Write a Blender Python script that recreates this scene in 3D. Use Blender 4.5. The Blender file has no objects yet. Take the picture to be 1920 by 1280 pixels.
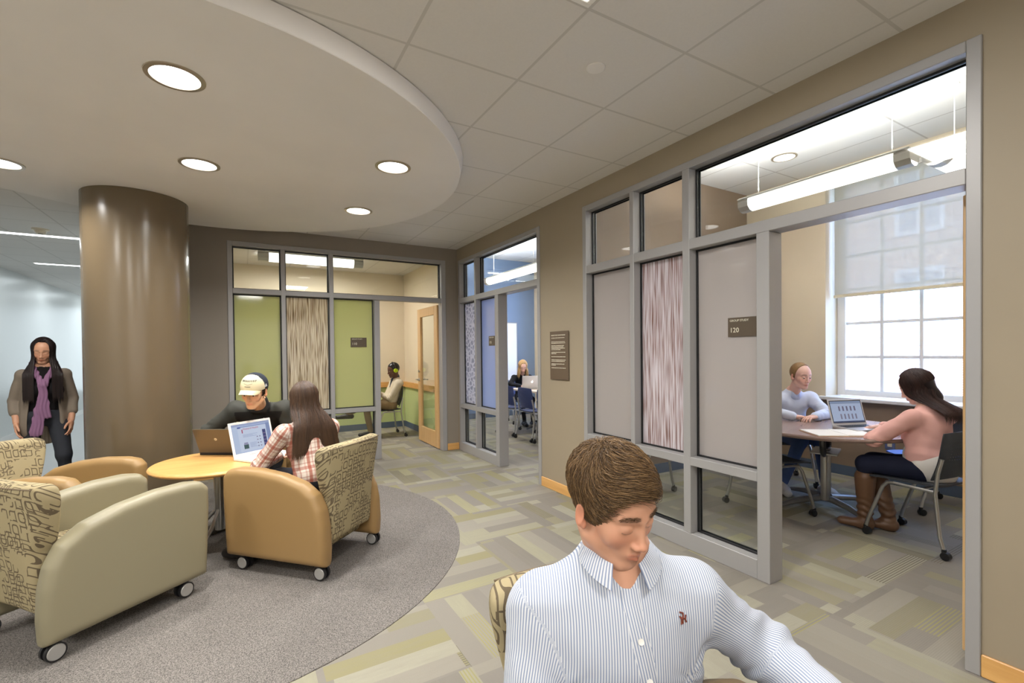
import bpy, math, random
import numpy as np
from mathutils import Vector, Matrix, Euler
R=math.radians; PI=math.pi
scn=bpy.context.scene; COL=scn.collection
# ---------------- camera ----------------
CZ=1.4119; CEIL=2.907; XW=2.727; YF=6.30
_y,_p,_r=R(-30.016),R(-.746),R(-.614)
_fw=Vector((math.sin(-_y)*math.cos(_p),math.cos(_y)*math.cos(_p),math.sin(_p)))
_rt=Vector((math.cos(_y),math.sin(_y),0)); _up=_rt.cross(_fw)
_r2=_rt*math.cos(_r)+_up*math.sin(_r); _u2=_up*math.cos(_r)-_rt*math.sin(_r)
cd=bpy.data.cameras.new('camera'); cam=bpy.data.objects.new('camera',cd); COL.objects.link(cam)
cam.matrix_world=Matrix(((_r2.x,_u2.x,-_fw.x,0),(_r2.y,_u2.y,-_fw.y,0),(_r2.z,_u2.z,-_fw.z,CZ),(0,0,0,1)))
cd.sensor_width=36; cd.lens=875.5/1920*36; cd.shift_y=(670.9-640)/1920; cd.clip_start=.05; cd.clip_end=200
scn.camera=cam
scn.view_settings.view_transform='Standard'; scn.view_settings.look='None'
scn.view_settings.gamma=1; scn.view_settings.exposure=0.75; scn.view_settings.use_curve_mapping=False
# ---------------- world ----------------
w=bpy.data.worlds.new('world'); scn.world=w; w.use_nodes=True
bg=w.node_tree.nodes['Background']; bg.inputs[0].default_value=(.30,.50,1,1); bg.inputs[1].default_value=6.5
# ---------------- lights ----------------
def area(name,loc,rot,sx,sy,power,col=(1,.93,.84),shape='RECTANGLE',portal=False,spread=180):
    l=bpy.data.lights.new(name,'AREA'); l.shape=shape; l.size=sx
    if shape in('RECTANGLE','ELLIPSE'): l.size_y=sy
    l.energy=power; l.color=col; l.spread=R(spread)
    o=bpy.data.objects.new(name,l); COL.objects.link(o); o.location=loc; o.rotation_euler=rot
    if portal: l.cycles.is_portal=True
    return o
WARM=(1,.985,.955); COOL=(.86,.95,1)
DOWN=[(-.269,2.884),(-.249,4.117),(-1.485,4.755),(1.004,3.494),(1.008,4.723)]
for x,y in DOWN: area('downlight_lamp',(x,y,2.805),(0,0,0),.17,.17,15,WARM,'DISK',spread=150)
TROF=[(1.03,1.305),(-1.5,.6),(.2,-.9),(-1.6,-1.6),(-2.6,2.3)]  # first is the visible fixture; the other four are unseen lights added as fill
for x,y in TROF: area('troffer_lamp',(x,y,2.895),(0,0,0),.5,.5,23,WARM)
for y in (7.88,10.25,12.7,15.2): area('corridor_lamp',(-2.3,y,2.895),(0,0,0),1.6,.1,8,COOL)
area('added_corridor_fill',(-2.3,16.7,1.6),(R(-90),0,0),1.9,2.2,16,(.8,.92,1))  # added light at the unseen corridor end
area('added_back_fill',(-.3,-2.6,1.75),(R(97),0,0),5.2,1.9,20,(1,.985,.97))  # added soft fill from behind the camera, to brighten ceiling and fascia
# pendants (up and down) in the three study rooms
area('pendant_lamp',(.95,7.85,2.80),(0,0,0),1.3,.1,26,WARM); area('pendant_uplamp',(.95,7.85,2.88),(R(180),0,0),1.3,.1,22,WARM)
area('pendant_lamp',(4.15,7.0,2.78),(0,0,0),.1,2.6,30,(1,.97,.95)); area('pendant_uplamp',(4.15,7.0,2.9),(R(180),0,0),.1,2.6,40,(1,.98,.97))
area('pendant_lamp',(4.3,2.1,2.78),(0,0,0),.1,2.2,24,WARM); area('pendant_uplamp',(4.3,2.1,2.93),(R(180),0,0),.12,2.2,30,(1,.98,.96))
# daylight through the two windows
area('window_portal',(6.16,1.95,2.1),(0,R(90),0),2.4,1.8,0.0,portal=True)
area('window_portal_north',(6.16,6.5,2.1),(0,R(90),0),2.4,2.4,0.0,portal=True)
sun=bpy.data.lights.new('sun','SUN'); so=bpy.data.objects.new('sun',sun); COL.objects.link(so)
sun.energy=6.0; sun.angle=R(3); sun.color=(1,.96,.9); so.rotation_euler=(0,R(-48),0)

# ================= helpers =================
def srgb(c):
    return tuple(((x/255)/12.92 if x/255<=.04045 else ((x/255+.055)/1.055)**2.4) for x in c)
class NT:
    def __init__(s,name):
        s.m=bpy.data.materials.new(name); s.m.use_nodes=True; s.t=s.m.node_tree; s.N=s.t.nodes; s.L=s.t.links
        s.b=s.N['Principled BSDF']; s.out=s.N['Material Output']
    def n(s,typ,**k):
        q=s.N.new(typ)
        for a,v in k.items():
            if a.startswith('i_'):
                key=a[2:]; key=int(key) if key.isdigit() else key.replace('_',' ')
                s.set(q,key,v)
            else: setattr(q,a,v)
        return q
    def set(s,q,key,v):
        if isinstance(v,bpy.types.NodeSocket): s.L.new(v,q.inputs[key])
        else: q.inputs[key].default_value=v
    def math(s,op,a,b=None,c=None,clamp=False):
        q=s.N.new('ShaderNodeMath'); q.operation=op; q.use_clamp=clamp
        s.set(q,0,a)
        if b is not None: s.set(q,1,b)
        if c is not None: s.set(q,2,c)
        return q.outputs[0]
    def mix(s,f,a,b,typ='MIX'):
        q=s.N.new('ShaderNodeMix'); q.data_type='RGBA'; q.blend_type=typ
        s.set(q,0,f)
        for i,v in ((6,a),(7,b)):
            if isinstance(v,tuple) and len(v)==3: v=(*v,1)
            s.set(q,i,v)
        return q.outputs[2]
    def ramp(s,f,stops,interp='LINEAR'):
        q=s.N.new('ShaderNodeValToRGB'); s.L.new(f,q.inputs[0]); q.color_ramp.interpolation=interp
        e=q.color_ramp.elements
        while len(e)<len(stops): e.new(.5)
        for i,(p,c) in enumerate(stops):
            e[i].position=p; e[i].color=(*c,1) if len(c)==3 else c
        return q.outputs[0]
    def P(s,**k):
        for a,v in k.items():
            a=a.replace('_',' ')
            if a=='Base Color' and isinstance(v,tuple) and len(v)==3: v=(*v,1)
            s.set(s.b,a,v)
        return s
    def pos(s): return s.n('ShaderNodeNewGeometry').outputs['Position']
    def obj(s): return s.n('ShaderNodeTexCoord').outputs['Object']
    def sep(s,v):
        q=s.n('ShaderNodeSeparateXYZ'); s.L.new(v,q.inputs[0]); return q.outputs
    def noise(s,v,scale,detail=2,rough=.5,dim='3D'):
        q=s.n('ShaderNodeTexNoise'); q.noise_dimensions=dim
        if v is not None: s.L.new(v,q.inputs['Vector'])
        q.inputs['Scale'].default_value=scale; q.inputs['Detail'].default_value=detail; q.inputs['Roughness'].default_value=rough
        return q.outputs[0]
    def mapping(s,v,sc=(1,1,1),rot=(0,0,0),loc=(0,0,0)):
        q=s.n('ShaderNodeMapping'); s.L.new(v,q.inputs[0]); q.inputs['Scale'].default_value=sc; q.inputs['Rotation'].default_value=rot; q.inputs['Location'].default_value=loc
        return q.outputs[0]
    def bump(s,h,strength=.3,dist=.01):
        q=s.n('ShaderNodeBump'); s.L.new(h,q.inputs['Height']); q.inputs['Strength'].default_value=strength; q.inputs['Distance'].default_value=dist
        s.L.new(q.outputs[0],s.b.inputs['Normal'])
    def attr(s,name):
        q=s.n('ShaderNodeAttribute'); q.attribute_name=name; return q
MATS={}
def mat(name,c,rough=.6,metal=0,bump=None,var=0,spec=.5,**k):
    if name in MATS: return MATS[name]
    t=NT(name); c=srgb(c)
    t.P(Base_Color=c,Roughness=rough,Metallic=metal); t.b.inputs['Specular IOR Level'].default_value=spec
    for a,v in k.items(): t.P(**{a:v})
    if var or bump:
        nz=t.noise(t.obj(),(bump or (60,0,0))[0],4)
        if var:
            lo=tuple(max(0,x*(1-var)) for x in c); hi=tuple(min(1,x*(1+var)) for x in c)
            t.P(Base_Color=t.ramp(nz,[(.3,lo),(.7,hi)]))
        if bump: t.bump(nz,bump[1],bump[2])
    MATS[name]=t.m; return t.m
def emis(name,c,s):
    if name in MATS: return MATS[name]
    t=NT(name); t.P(Base_Color=(.8,.8,.8),Emission_Color=(*c,1),Emission_Strength=s,Roughness=.4); MATS[name]=t.m; return t.m
class MB:
    """mesh builder: collects verts/faces"""
    def __init__(s): s.v=[];s.f=[]
    def add(s,V,F,M=None):
        b=len(s.v)
        for p in V:
            p=Vector(p)
            s.v.append(tuple(M@p) if M else tuple(p))
        s.f+= [tuple(b+i for i in f) for f in F]; return s
    def box(s,x0,x1,y0,y1,z0,z1,M=None):
        V=[(x,y,z) for x in(x0,x1) for y in(y0,y1) for z in(z0,z1)]
        return s.add(V,[(0,1,3,2),(4,6,7,5),(0,4,5,1),(2,3,7,6),(0,2,6,4),(1,5,7,3)],M)
    def bbox(s,x0,x1,y0,y1,z0,z1,b=.004,M=None):
        """box with chamfered edges"""
        xs,ys,zs=(x0,x1),(y0,y1),(z0,z1); V=[];idx={}
        for i in(0,1):
            for j in(0,1):
                for k in(0,1):
                    sx,sy,sz=1-2*i,1-2*j,1-2*k
                    for a in range(3):
                        p=[xs[i]+sx*b,ys[j]+sy*b,zs[k]+sz*b]; p[a]=(xs[i],ys[j],zs[k])[a]
                        idx[(i,j,k,a)]=len(V);V.append(tuple(p))
        F=[]
        for a in range(3):
            o=[c for c in range(3) if c!=a]
            for sd in(0,1):
                q=[]
                for u,v in((0,0),(1,0),(1,1),(0,1)):
                    c=[0,0,0];c[a]=sd;c[o[0]]=u;c[o[1]]=v;q.append(idx[(*c,a)])
                F.append(tuple(q))
        for a in range(3):
            o=[c for c in range(3) if c!=a]
            for u in(0,1):
                for v in(0,1):
                    c0=[0,0,0];c0[a]=0;c0[o[0]]=u;c0[o[1]]=v;c1=list(c0);c1[a]=1
                    F.append((idx[(*c0,o[0])],idx[(*c1,o[0])],idx[(*c1,o[1])],idx[(*c0,o[1])]))
        for i in(0,1):
            for j in(0,1):
                for k in(0,1): F.append((idx[(i,j,k,0)],idx[(i,j,k,1)],idx[(i,j,k,2)]))
        return s.add(V,F,M)
    def tube(s,pts,r,n=10,M=None,cap=True,flat=1.0):
        pts=[Vector(p) for p in pts]; rs=r if isinstance(r,(list,tuple)) else [r]*len(pts)
        V=[];F=[]; up=None
        for i,p in enumerate(pts):
            t=(pts[min(i+1,len(pts)-1)]-pts[max(i-1,0)]).normalized()
            if up is None: up=t.orthogonal().normalized()
            up=(up-t*up.dot(t)); up=up.normalized() if up.length>1e-6 else t.orthogonal().normalized()
            q=t.cross(up)
            for k in range(n):
                a=2*PI*k/n; V.append(p+(up*math.cos(a)+q*math.sin(a)*flat)*rs[i])
        for i in range(len(pts)-1):
            for k in range(n): F.append((i*n+k,i*n+(k+1)%n,(i+1)*n+(k+1)%n,(i+1)*n+k))
        if cap: F.append(tuple(range(n))[::-1]); F.append(tuple((len(pts)-1)*n+k for k in range(n)))
        return s.add(V,F,M)
    def lathe(s,prof,n=32,M=None,sx=1,sy=1):
        V=[];F=[];m=len(prof)
        for k in range(n):
            a=2*PI*k/n
            for r,z in prof: V.append((r*math.cos(a)*sx,r*math.sin(a)*sy,z))
        for k in range(n):
            for i in range(m-1):
                a,b=k*m+i,((k+1)%n)*m+i
                F.append((a,b,b+1,a+1))
        if prof[0][0]>1e-5: F.append(tuple(k*m for k in range(n))[::-1])
        if prof[-1][0]>1e-5: F.append(tuple(k*m+m-1 for k in range(n)))
        return s.add(V,F,M)
    def prism(s,poly,z0,z1,M=None):
        n=len(poly); V=[(x,y,z0) for x,y in poly]+[(x,y,z1) for x,y in poly]
        F=[tuple(range(n))[::-1],tuple(range(n,2*n))]+[(i,(i+1)%n,n+(i+1)%n,n+i) for i in range(n)]
        return s.add(V,F,M)
    def ball(s,c,r,n=12,sc=(1,1,1)):
        V=[];F=[];m=n
        for i in range(n+1):
            th=PI*i/n
            for k in range(2*m):
                a=PI*k/m; V.append((c[0]+r*sc[0]*math.sin(th)*math.cos(a),c[1]+r*sc[1]*math.sin(th)*math.sin(a),c[2]+r*sc[2]*math.cos(th)))
        for i in range(n):
            for k in range(2*m): F.append((i*2*m+k,(i+1)*2*m+k,(i+1)*2*m+(k+1)%(2*m),i*2*m+(k+1)%(2*m)))
        return s.add(V,F)
    def build(s,name,m,parent=None,smooth=None,bevel=None,sub=0,kind=None,label=None):
        me=bpy.data.meshes.new(name); me.from_pydata([tuple(v) for v in s.v],[],s.f); me.update()
        return link(name,me,m,parent,smooth,bevel,sub,kind,label)
def link(name,me,m,parent=None,smooth=None,bevel=None,sub=0,kind=None,label=None,fixn=True):
    import bmesh
    if fixn:
        b=bmesh.new(); b.from_mesh(me); bmesh.ops.recalc_face_normals(b,faces=b.faces); b.to_mesh(me); b.free()
    o=bpy.data.objects.new(name,me); COL.objects.link(o)
    for mm in (m if isinstance(m,(list,tuple)) else [m]): me.materials.append(mm)
    if parent: o.parent=parent
    if bevel:
        md=o.modifiers.new('bevel','BEVEL'); md.width=bevel; md.segments=2; md.limit_method='ANGLE'; md.angle_limit=R(40)
    if sub:
        md=o.modifiers.new('sub','SUBSURF'); md.levels=sub; md.render_levels=sub
    if smooth is not None:
        me.polygons.foreach_set('use_smooth',[True]*len(me.polygons))
        if smooth<180:
            try: me.set_sharp_from_angle(angle=R(smooth))
            except Exception: pass
    if kind: o['kind']=kind
    if label: o['label']=label
    return o
def thing(name,label,cat,loc=(0,0,0),rz=0,group=None):
    o=bpy.data.objects.new(name,None); COL.objects.link(o); o.empty_display_size=.1
    o.location=loc; o.rotation_euler=(0,0,rz); o['label']=label; o['category']=cat
    if group: o['group']=group
    return o
def tag(o,label,cat,group=None):
    o['label']=label;o['category']=cat
    if group:o['group']=group
    return o
def dup(root,loc,rz,label,group=None):
    r=root.copy(); COL.objects.link(r); r.location=loc; r.rotation_euler=(0,0,rz); r['label']=label
    if group: r['group']=group
    for ch in list(root.children):
        c=ch.copy(); COL.objects.link(c); c.parent=r
        for g in ch.children:
            d=g.copy(); COL.objects.link(d); d.parent=c
    return r
def struct(name,mb,m,**k):
    return mb.build(name,m,kind='structure',**k)
def textmesh(name,txt,size,m,parent,M,ext=.0006,align='LEFT',label=None):
    cu=bpy.data.curves.new('t','FONT'); cu.body=txt; cu.size=size; cu.extrude=ext; cu.align_x=align; cu.resolution_u=3
    to=bpy.data.objects.new('t',cu); COL.objects.link(to)
    dg=bpy.context.evaluated_depsgraph_get(); me=bpy.data.meshes.new_from_object(to.evaluated_get(dg))
    bpy.data.objects.remove(to); me.transform(M)
    o=bpy.data.objects.new(name,me); COL.objects.link(o); me.materials.clear(); me.materials.append(m); o.parent=parent
    if label:o['label']=label
    return o
# ---------------- SDF meshing (naive surface nets) ----------------
def surfnets(f,org,h):
    s=f<0
    nx,ny,nz=f.shape
    c=[(i,j,k) for i in(0,1) for j in(0,1) for k in(0,1)]
    def sl(a,i,j,k): return a[i:nx-1+i,j:ny-1+j,k:nz-1+k]
    cnt=np.zeros((nx-1,ny-1,nz-1),np.int8)
    for q in c: cnt+=sl(s,*q)
    act=(cnt>0)&(cnt<8)
    idx=-np.ones(act.shape,np.int64); I=np.argwhere(act); idx[act]=np.arange(len(I))
    P=np.zeros((len(I),3)); W=np.zeros(len(I))
    vals={q:sl(f,*q)[act] for q in c}
    for a in c:
        for ax in range(3):
            if a[ax]==0:
                b=list(a);b[ax]=1;b=tuple(b)
                va,vb=vals[a],vals[b]; m=(va<0)!=(vb<0)
                t=np.where(m,va/np.where(m,va-vb,1),0)
                q=np.array(a,float)[None].repeat(len(I),0); q[:,ax]=t
                P+=q*m[:,None]; W+=m
    P=(P/W[:,None]+I)*h+np.array(org)
    F=[]
    for ax in range(3):
        o=[i for i in range(3) if i!=ax]
        n=[nx,ny,nz]
        a=[slice(1,n[i]-1) for i in range(3)]; a[ax]=slice(0,n[ax]-1)
        b=list(a); b[ax]=slice(1,n[ax])
        s0,s1=s[tuple(a)],s[tuple(b)]; m=s0!=s1
        E=np.argwhere(m); 
        for i in range(3):
            if i!=ax: E[:,i]+=1
        flip=s0[m]
        d1=np.zeros(3,int);d1[o[0]]=-1;d2=np.zeros(3,int);d2[o[1]]=-1
        g=lambda e: idx[e[:,0],e[:,1],e[:,2]]
        q=np.stack([g(E),g(E+d1),g(E+d1+d2),g(E+d2)],1)
        if ax==1: flip=~flip
        q=np.where(flip[:,None],q,q[:,::-1]); F.append(q)
    F=np.concatenate(F)
    return P,F
def smin(a,b,k):
    if k<=0: return np.minimum(a,b)
    h=np.maximum(k-np.abs(a-b),0)/k
    return np.minimum(a,b)-h*h*k*.25
def _frame(a,b,side=None):
    a=np.array(a,float);b=np.array(b,float);d=b-a;L=np.linalg.norm(d);z=d/max(L,1e-9)
    sd=np.array(side if side is not None else (1,0,0),float)
    x=sd-z*(sd@z)
    if np.linalg.norm(x)<1e-3: x=np.cross(z,(0,1,0)); 
    x/=np.linalg.norm(x); y=np.cross(z,x); return a,L,x,y,z
def cone(a,b,r1,r2,fl=1.0,side=None,k=None):
    """tapered capsule; fl = half-depth / half-width ratio across the side axis"""
    fr=_frame(a,b,side)
    def f(p):
        A,L,x,y,z=fr; d=p-A; t=d@z; u=d@x; v=(d@y)/fl
        tc=np.clip(t,0,L); r=r1+(r2-r1)*(tc/max(L,1e-9))
        return (np.sqrt(u*u+v*v+(t-tc)**2)-r)*min(1,fl if fl<1 else 1)
    m=max(r1,r2)*max(1,fl)
    lo=np.minimum(a,b)-m; hi=np.maximum(a,b)+m
    return (f,np.array(lo,float),np.array(hi,float),k)
def ell(c,r,M=None,k=None):
    c=np.array(c,float);r=np.array(r,float); M3=np.array(M) if M is not None else np.eye(3)
    def f(p):
        d=(p-c)@M3
        q=np.linalg.norm(d/r,axis=-1); g=np.linalg.norm(d/(r*r),axis=-1)
        return q*(q-1)/np.maximum(g,1e-6)
    m=r.max(); return (f,c-m,c+m,k)
def rbox(c,hs,rad,M=None,k=None):
    c=np.array(c,float);hs=np.array(hs,float); M3=np.array(M) if M is not None else np.eye(3)
    def f(p):
        d=np.abs((p-c)@M3)-(hs-rad)
        return np.linalg.norm(np.maximum(d,0),axis=-1)+np.minimum(d.max(-1),0)-rad
    m=np.linalg.norm(hs); return (f,c-m,c+m,k)
def sdf(prims,h,k=.02,cuts=(),post=None,pad=None):
    """prims smooth-unioned; cuts smooth-subtracted. returns verts, faces"""
    pad=pad or k+2.5*h
    lo=np.min([p[1] for p in prims],0)-pad; hi=np.max([p[2] for p in prims],0)+pad
    n=np.ceil((hi-lo)/h).astype(int)+1
    F=np.full(n,.5,np.float32)
    ax=[lo[i]+h*np.arange(n[i]) for i in range(3)]
    def block(p,ex):
        a=np.clip(((p[1]-ex-lo)/h).astype(int),0,n); b=np.clip(((p[2]+ex-lo)/h).astype(int)+2,0,n)
        sl=tuple(slice(a[i],b[i]) for i in range(3))
        g=np.stack(np.meshgrid(ax[0][sl[0]],ax[1][sl[1]],ax[2][sl[2]],indexing='ij'),-1)
        return sl,g
    for p in prims:
        kk=p[3] if p[3] is not None else k
        sl,g=block(p,max(kk,k)+3*h)
        if 0 in g.shape: continue
        F[sl]=smin(F[sl],p[0](g),kk)
    for p in cuts:
        kk=p[3] if p[3] is not None else k
        sl,g=block(p,kk+2*h)
        if 0 in g.shape: continue
        F[sl]=-smin(-F[sl],p[0](g),kk)
    if post:
        sl,g=block((None,lo,hi),0); F=post(F,g)
    # close at bounds
    F[0]=F[-1]=.5; F[:,0]=F[:,-1]=.5; F[:,:,0]=F[:,:,-1]=.5
    return surfnets(F,lo,h)
def npmesh(name,P,F,m,parent=None,attrs=None,label=None,relax=0):
    me=bpy.data.meshes.new(name); P=np.asarray(P,np.float32); F=np.asarray(F)
    if F.ndim==2:
        me.vertices.add(len(P)); me.vertices.foreach_set('co',P.ravel())
        nl=F.size; me.loops.add(nl); me.loops.foreach_set('vertex_index',F.ravel().astype(np.int32))
        me.polygons.add(len(F)); me.polygons.foreach_set('loop_start',np.arange(0,nl,F.shape[1],dtype=np.int32))
        try: me.polygons.foreach_set('loop_total',np.full(len(F),F.shape[1],np.int32))
        except Exception: pass
    me.update(calc_edges=True); me.validate()
    me.polygons.foreach_set('use_smooth',np.ones(len(me.polygons),bool))
    for k,v in (attrs or {}).items():
        v=np.asarray(v,np.float32)
        if v.ndim==1: a=me.attributes.new(k,'FLOAT','POINT'); a.data.foreach_set('value',v)
        elif v.shape[1]==3: a=me.attributes.new(k,'FLOAT_VECTOR','POINT'); a.data.foreach_set('vector',v.ravel())
    return link(name,me,m,parent,label=label,fixn=False)
def relax(P,F,it=2,lam=.5):
    E=np.concatenate([F[:,[i,(i+1)%F.shape[1]]] for i in range(F.shape[1])])
    for _ in range(it):
        S=np.zeros_like(P);C=np.zeros(len(P))
        for ax in range(3):
            S[:,ax]=np.bincount(E[:,0],P[E[:,1],ax],len(P))+np.bincount(E[:,1],P[E[:,0],ax],len(P))
        C=np.bincount(E[:,0],minlength=len(P))+np.bincount(E[:,1],minlength=len(P))
        P=P+lam*(S/np.maximum(C,1)[:,None]-P)
    return P
def join(parts):
    P=[];F=[];A={};b=0
    for p in parts:
        P.append(p[0]);F.append(np.asarray(p[1])+b);b+=len(p[0])
    return np.concatenate(P),np.concatenate(F)
# ================= MATERIALS of the room =================
def m_paint(name,c,rough=.55):
    if name in MATS: return MATS[name]
    t=NT(name); c=srgb(c); nz=t.noise(t.obj(),1.6,3); 
    t.P(Base_Color=t.ramp(nz,[(.3,tuple(x*.97 for x in c)),(.7,tuple(min(1,x*1.03) for x in c))]),Roughness=rough)
    t.bump(t.noise(t.obj(),260,2),.06,.001); MATS[name]=t.m; return t.m
M_TAUPE=m_paint('taupe_paint',(152,139,118)); M_TAUPE2=m_paint('grey_taupe_paint',(138,128,116))
M_CREAM=m_paint('cream_paint',(224,210,184)); M_WHITE=m_paint('ceiling_white',(226,222,218),.7)
M_BLUE=m_paint('blue_paint',(118,138,165)); M_GREEN=m_paint('green_paint',(200,212,150)); M_DTAUPE=m_paint('dark_taupe_paint',(138,118,98))
M_OFFW=m_paint('window_white',(232,230,226),.35)
M_METAL=mat('frame_metal',(158,156,155),.42,.15); M_BLACK=mat('black_gasket',(18,18,20),.5)
M_BLUEBASE=mat('blue_rubber_base',(84,98,118),.45)
def m_wood(name,c1,c2,ax=2,rough=.35):
    if name in MATS: return MATS[name]
    t=NT(name); sc=[14,14,14]; sc[ax]=.9
    v=t.mapping(t.obj(),tuple(sc)); nz=t.noise(v,1.6,5,.6)
    t.P(Base_Color=t.ramp(nz,[(.25,srgb(c1)),(.75,srgb(c2))]),Roughness=rough); MATS[name]=t.m; return t.m
M_WOODZ=m_wood('maple_vertical',(190,150,98),(214,178,128),2); M_WOODY=m_wood('maple_y',(198,146,82),(222,174,108),1); M_WOODX=m_wood('maple_x',(198,146,82),(222,174,108),0)
# ceiling tiles
def m_tiles(name,x0,dx,y0,dy,c=(218,214,209)):
    t=NT(name); x,y,z=t.sep(t.pos())[:3]
    def ln(a,o,d,wd):
        f=t.math('FRACT',t.math('DIVIDE',t.math('SUBTRACT',a,o-d*.5),d)); 
        return t.math('LESS_THAN',t.math('ABSOLUTE',t.math('SUBTRACT',f,.5)),wd/d/2)
    g=t.math('MAXIMUM',ln(x,x0,dx,.016),ln(y,y0,dy,.016))
    g2=t.math('MAXIMUM',ln(x,x0,dx,.026),ln(y,y0,dy,.026))
    nz=t.noise(t.pos(),90,3); c=srgb(c)
    base=t.ramp(nz,[(.3,tuple(q*.97 for q in c)),(.7,c)])
    t.P(Base_Color=t.mix(g,base,srgb((196,192,186))),Roughness=.85)
    t.bump(t.math('SUBTRACT',1.0,g2),.3,.003); return t.m
M_TILE=m_tiles('ceiling_tile',.098,.6196,.9994,.6096)
M_TILE2=m_tiles('room_ceiling_tile',3.5,.61,.7,1.22,(232,230,226))
# carpet tiles laid quarter turned
def m_carpet():
    t=NT('carpet_tile'); x,y,z=t.sep(t.pos())[:3]; T=.6096
    def M(op,*a,**k): return t.math(op,*a,**k)
    X=M('DIVIDE',M('SUBTRACT',x,.87),T); Y=M('DIVIDE',M('SUBTRACT',y,.68),T)
    ix=M('FLOOR',X); iy=M('FLOOR',Y); fx=M('SUBTRACT',X,ix); fy=M('SUBTRACT',Y,iy)
    par=M('FLOORED_MODULO',M('ADD',ix,iy),2.0)
    al=M('ADD',M('MULTIPLY',fx,par),M('MULTIPLY',fy,M('SUBTRACT',1.0,par)))   # along
    ac=M('ADD',M('MULTIPLY',fy,par),M('MULTIPLY',fx,M('SUBTRACT',1.0,par)))   # across
    def wn(a,b,c):
        cb=t.n('ShaderNodeCombineXYZ'); t.set(cb,0,a);t.set(cb,1,b);t.set(cb,2,c)
        q=t.n('ShaderNodeTexWhiteNoise'); q.noise_dimensions='3D'; t.L.new(cb.outputs[0],q.inputs['Vector']); return q.outputs['Value']
    cell=M('ADD',M('MULTIPLY',ix,13.7),M('MULTIPLY',iy,7.3))
    wob=M('MULTIPLY',M('SUBTRACT',wn(cell,5.0,1.0),.5),.09)
    st=M('FLOOR',M('MULTIPLY',M('ADD',ac,wob),5.6))
    seg=M('FLOOR',M('ADD',M('MULTIPLY',al,.8),wn(cell,st,3.0)))
    r1=wn(cell,st,seg); r2=wn(cell,M('ADD',st,31.0),seg)
    G=lambda *c: srgb(c)
    cols=t.ramp(r1,[(0,G(142,136,130)),(.22,G(162,156,144)),(.38,G(174,170,144)),(.5,G(150,144,136)),(.63,G(148,142,112)),(.72,G(178,174,154)),(.84,G(136,130,123)),(.94,G(154,147,100))],'CONSTANT')
    # fine ribs along the strip
    rib=M('FRACT',M('MULTIPLY',ac,40.0)); line=M('LESS_THAN',rib,.42)
    bold=M('MULTIPLY',M('GREATER_THAN',r2,.87),line)
    mild=M('MULTIPLY',M('LESS_THAN',r2,.38),M('MULTIPLY',M('LESS_THAN',M('FRACT',M('MULTIPLY',ac,70.0)),.5),.22))
    c2=t.mix(bold,cols,t.mix(M('GREATER_THAN',r1,.5),G(168,162,96),G(104,96,78)))
    c3=t.mix(mild,c2,G(120,112,96))
    # soft bleeding between strips + yarn speckle
    sv=t.n('ShaderNodeCombineXYZ'); t.set(sv,0,M('MULTIPLY',al,3.0));t.set(sv,1,M('MULTIPLY',ac,26.0));t.set(sv,2,cell)
    nz=t.noise(sv.outputs[0],1.0,3,.7); c4=t.mix(M('MULTIPLY',nz,.7),c3,G(150,144,132))
    sp=t.noise(t.pos(),420,2,.8)
    c5=t.mix(t.math('MULTIPLY',sp,.5),c4,G(92,88,80))
    t.P(Base_Color=c5,Roughness=.95); t.b.inputs['Specular IOR Level'].default_value=.15
    t.bump(t.math('ADD',sp,M('MULTIPLY',rib,.3)),.35,.004); return t.m
M_CARPET=m_carpet()
def m_speck(name,c1,c2,scale=300):
    t=NT(name); nz=t.noise(t.pos(),scale,3,.8); n2=t.noise(t.pos(),1.2,2)
    c=t.ramp(nz,[(.36,srgb(c1)),(.64,srgb(c2))]); c=t.mix(t.math('MULTIPLY',n2,.25),c,srgb(c1))
    t.P(Base_Color=c,Roughness=.95); t.b.inputs['Specular IOR Level'].default_value=.1
    t.bump(nz,.6,.006); return t.m
M_RUG=m_speck('grey_carpet',(70,67,65),(164,157,150),190)
M_CORRFLOOR=mat('pale_corridor_floor',(190,190,188),.35); M_CORRWALL=mat('corridor_wall_paint',(208,210,208),.30)
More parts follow.
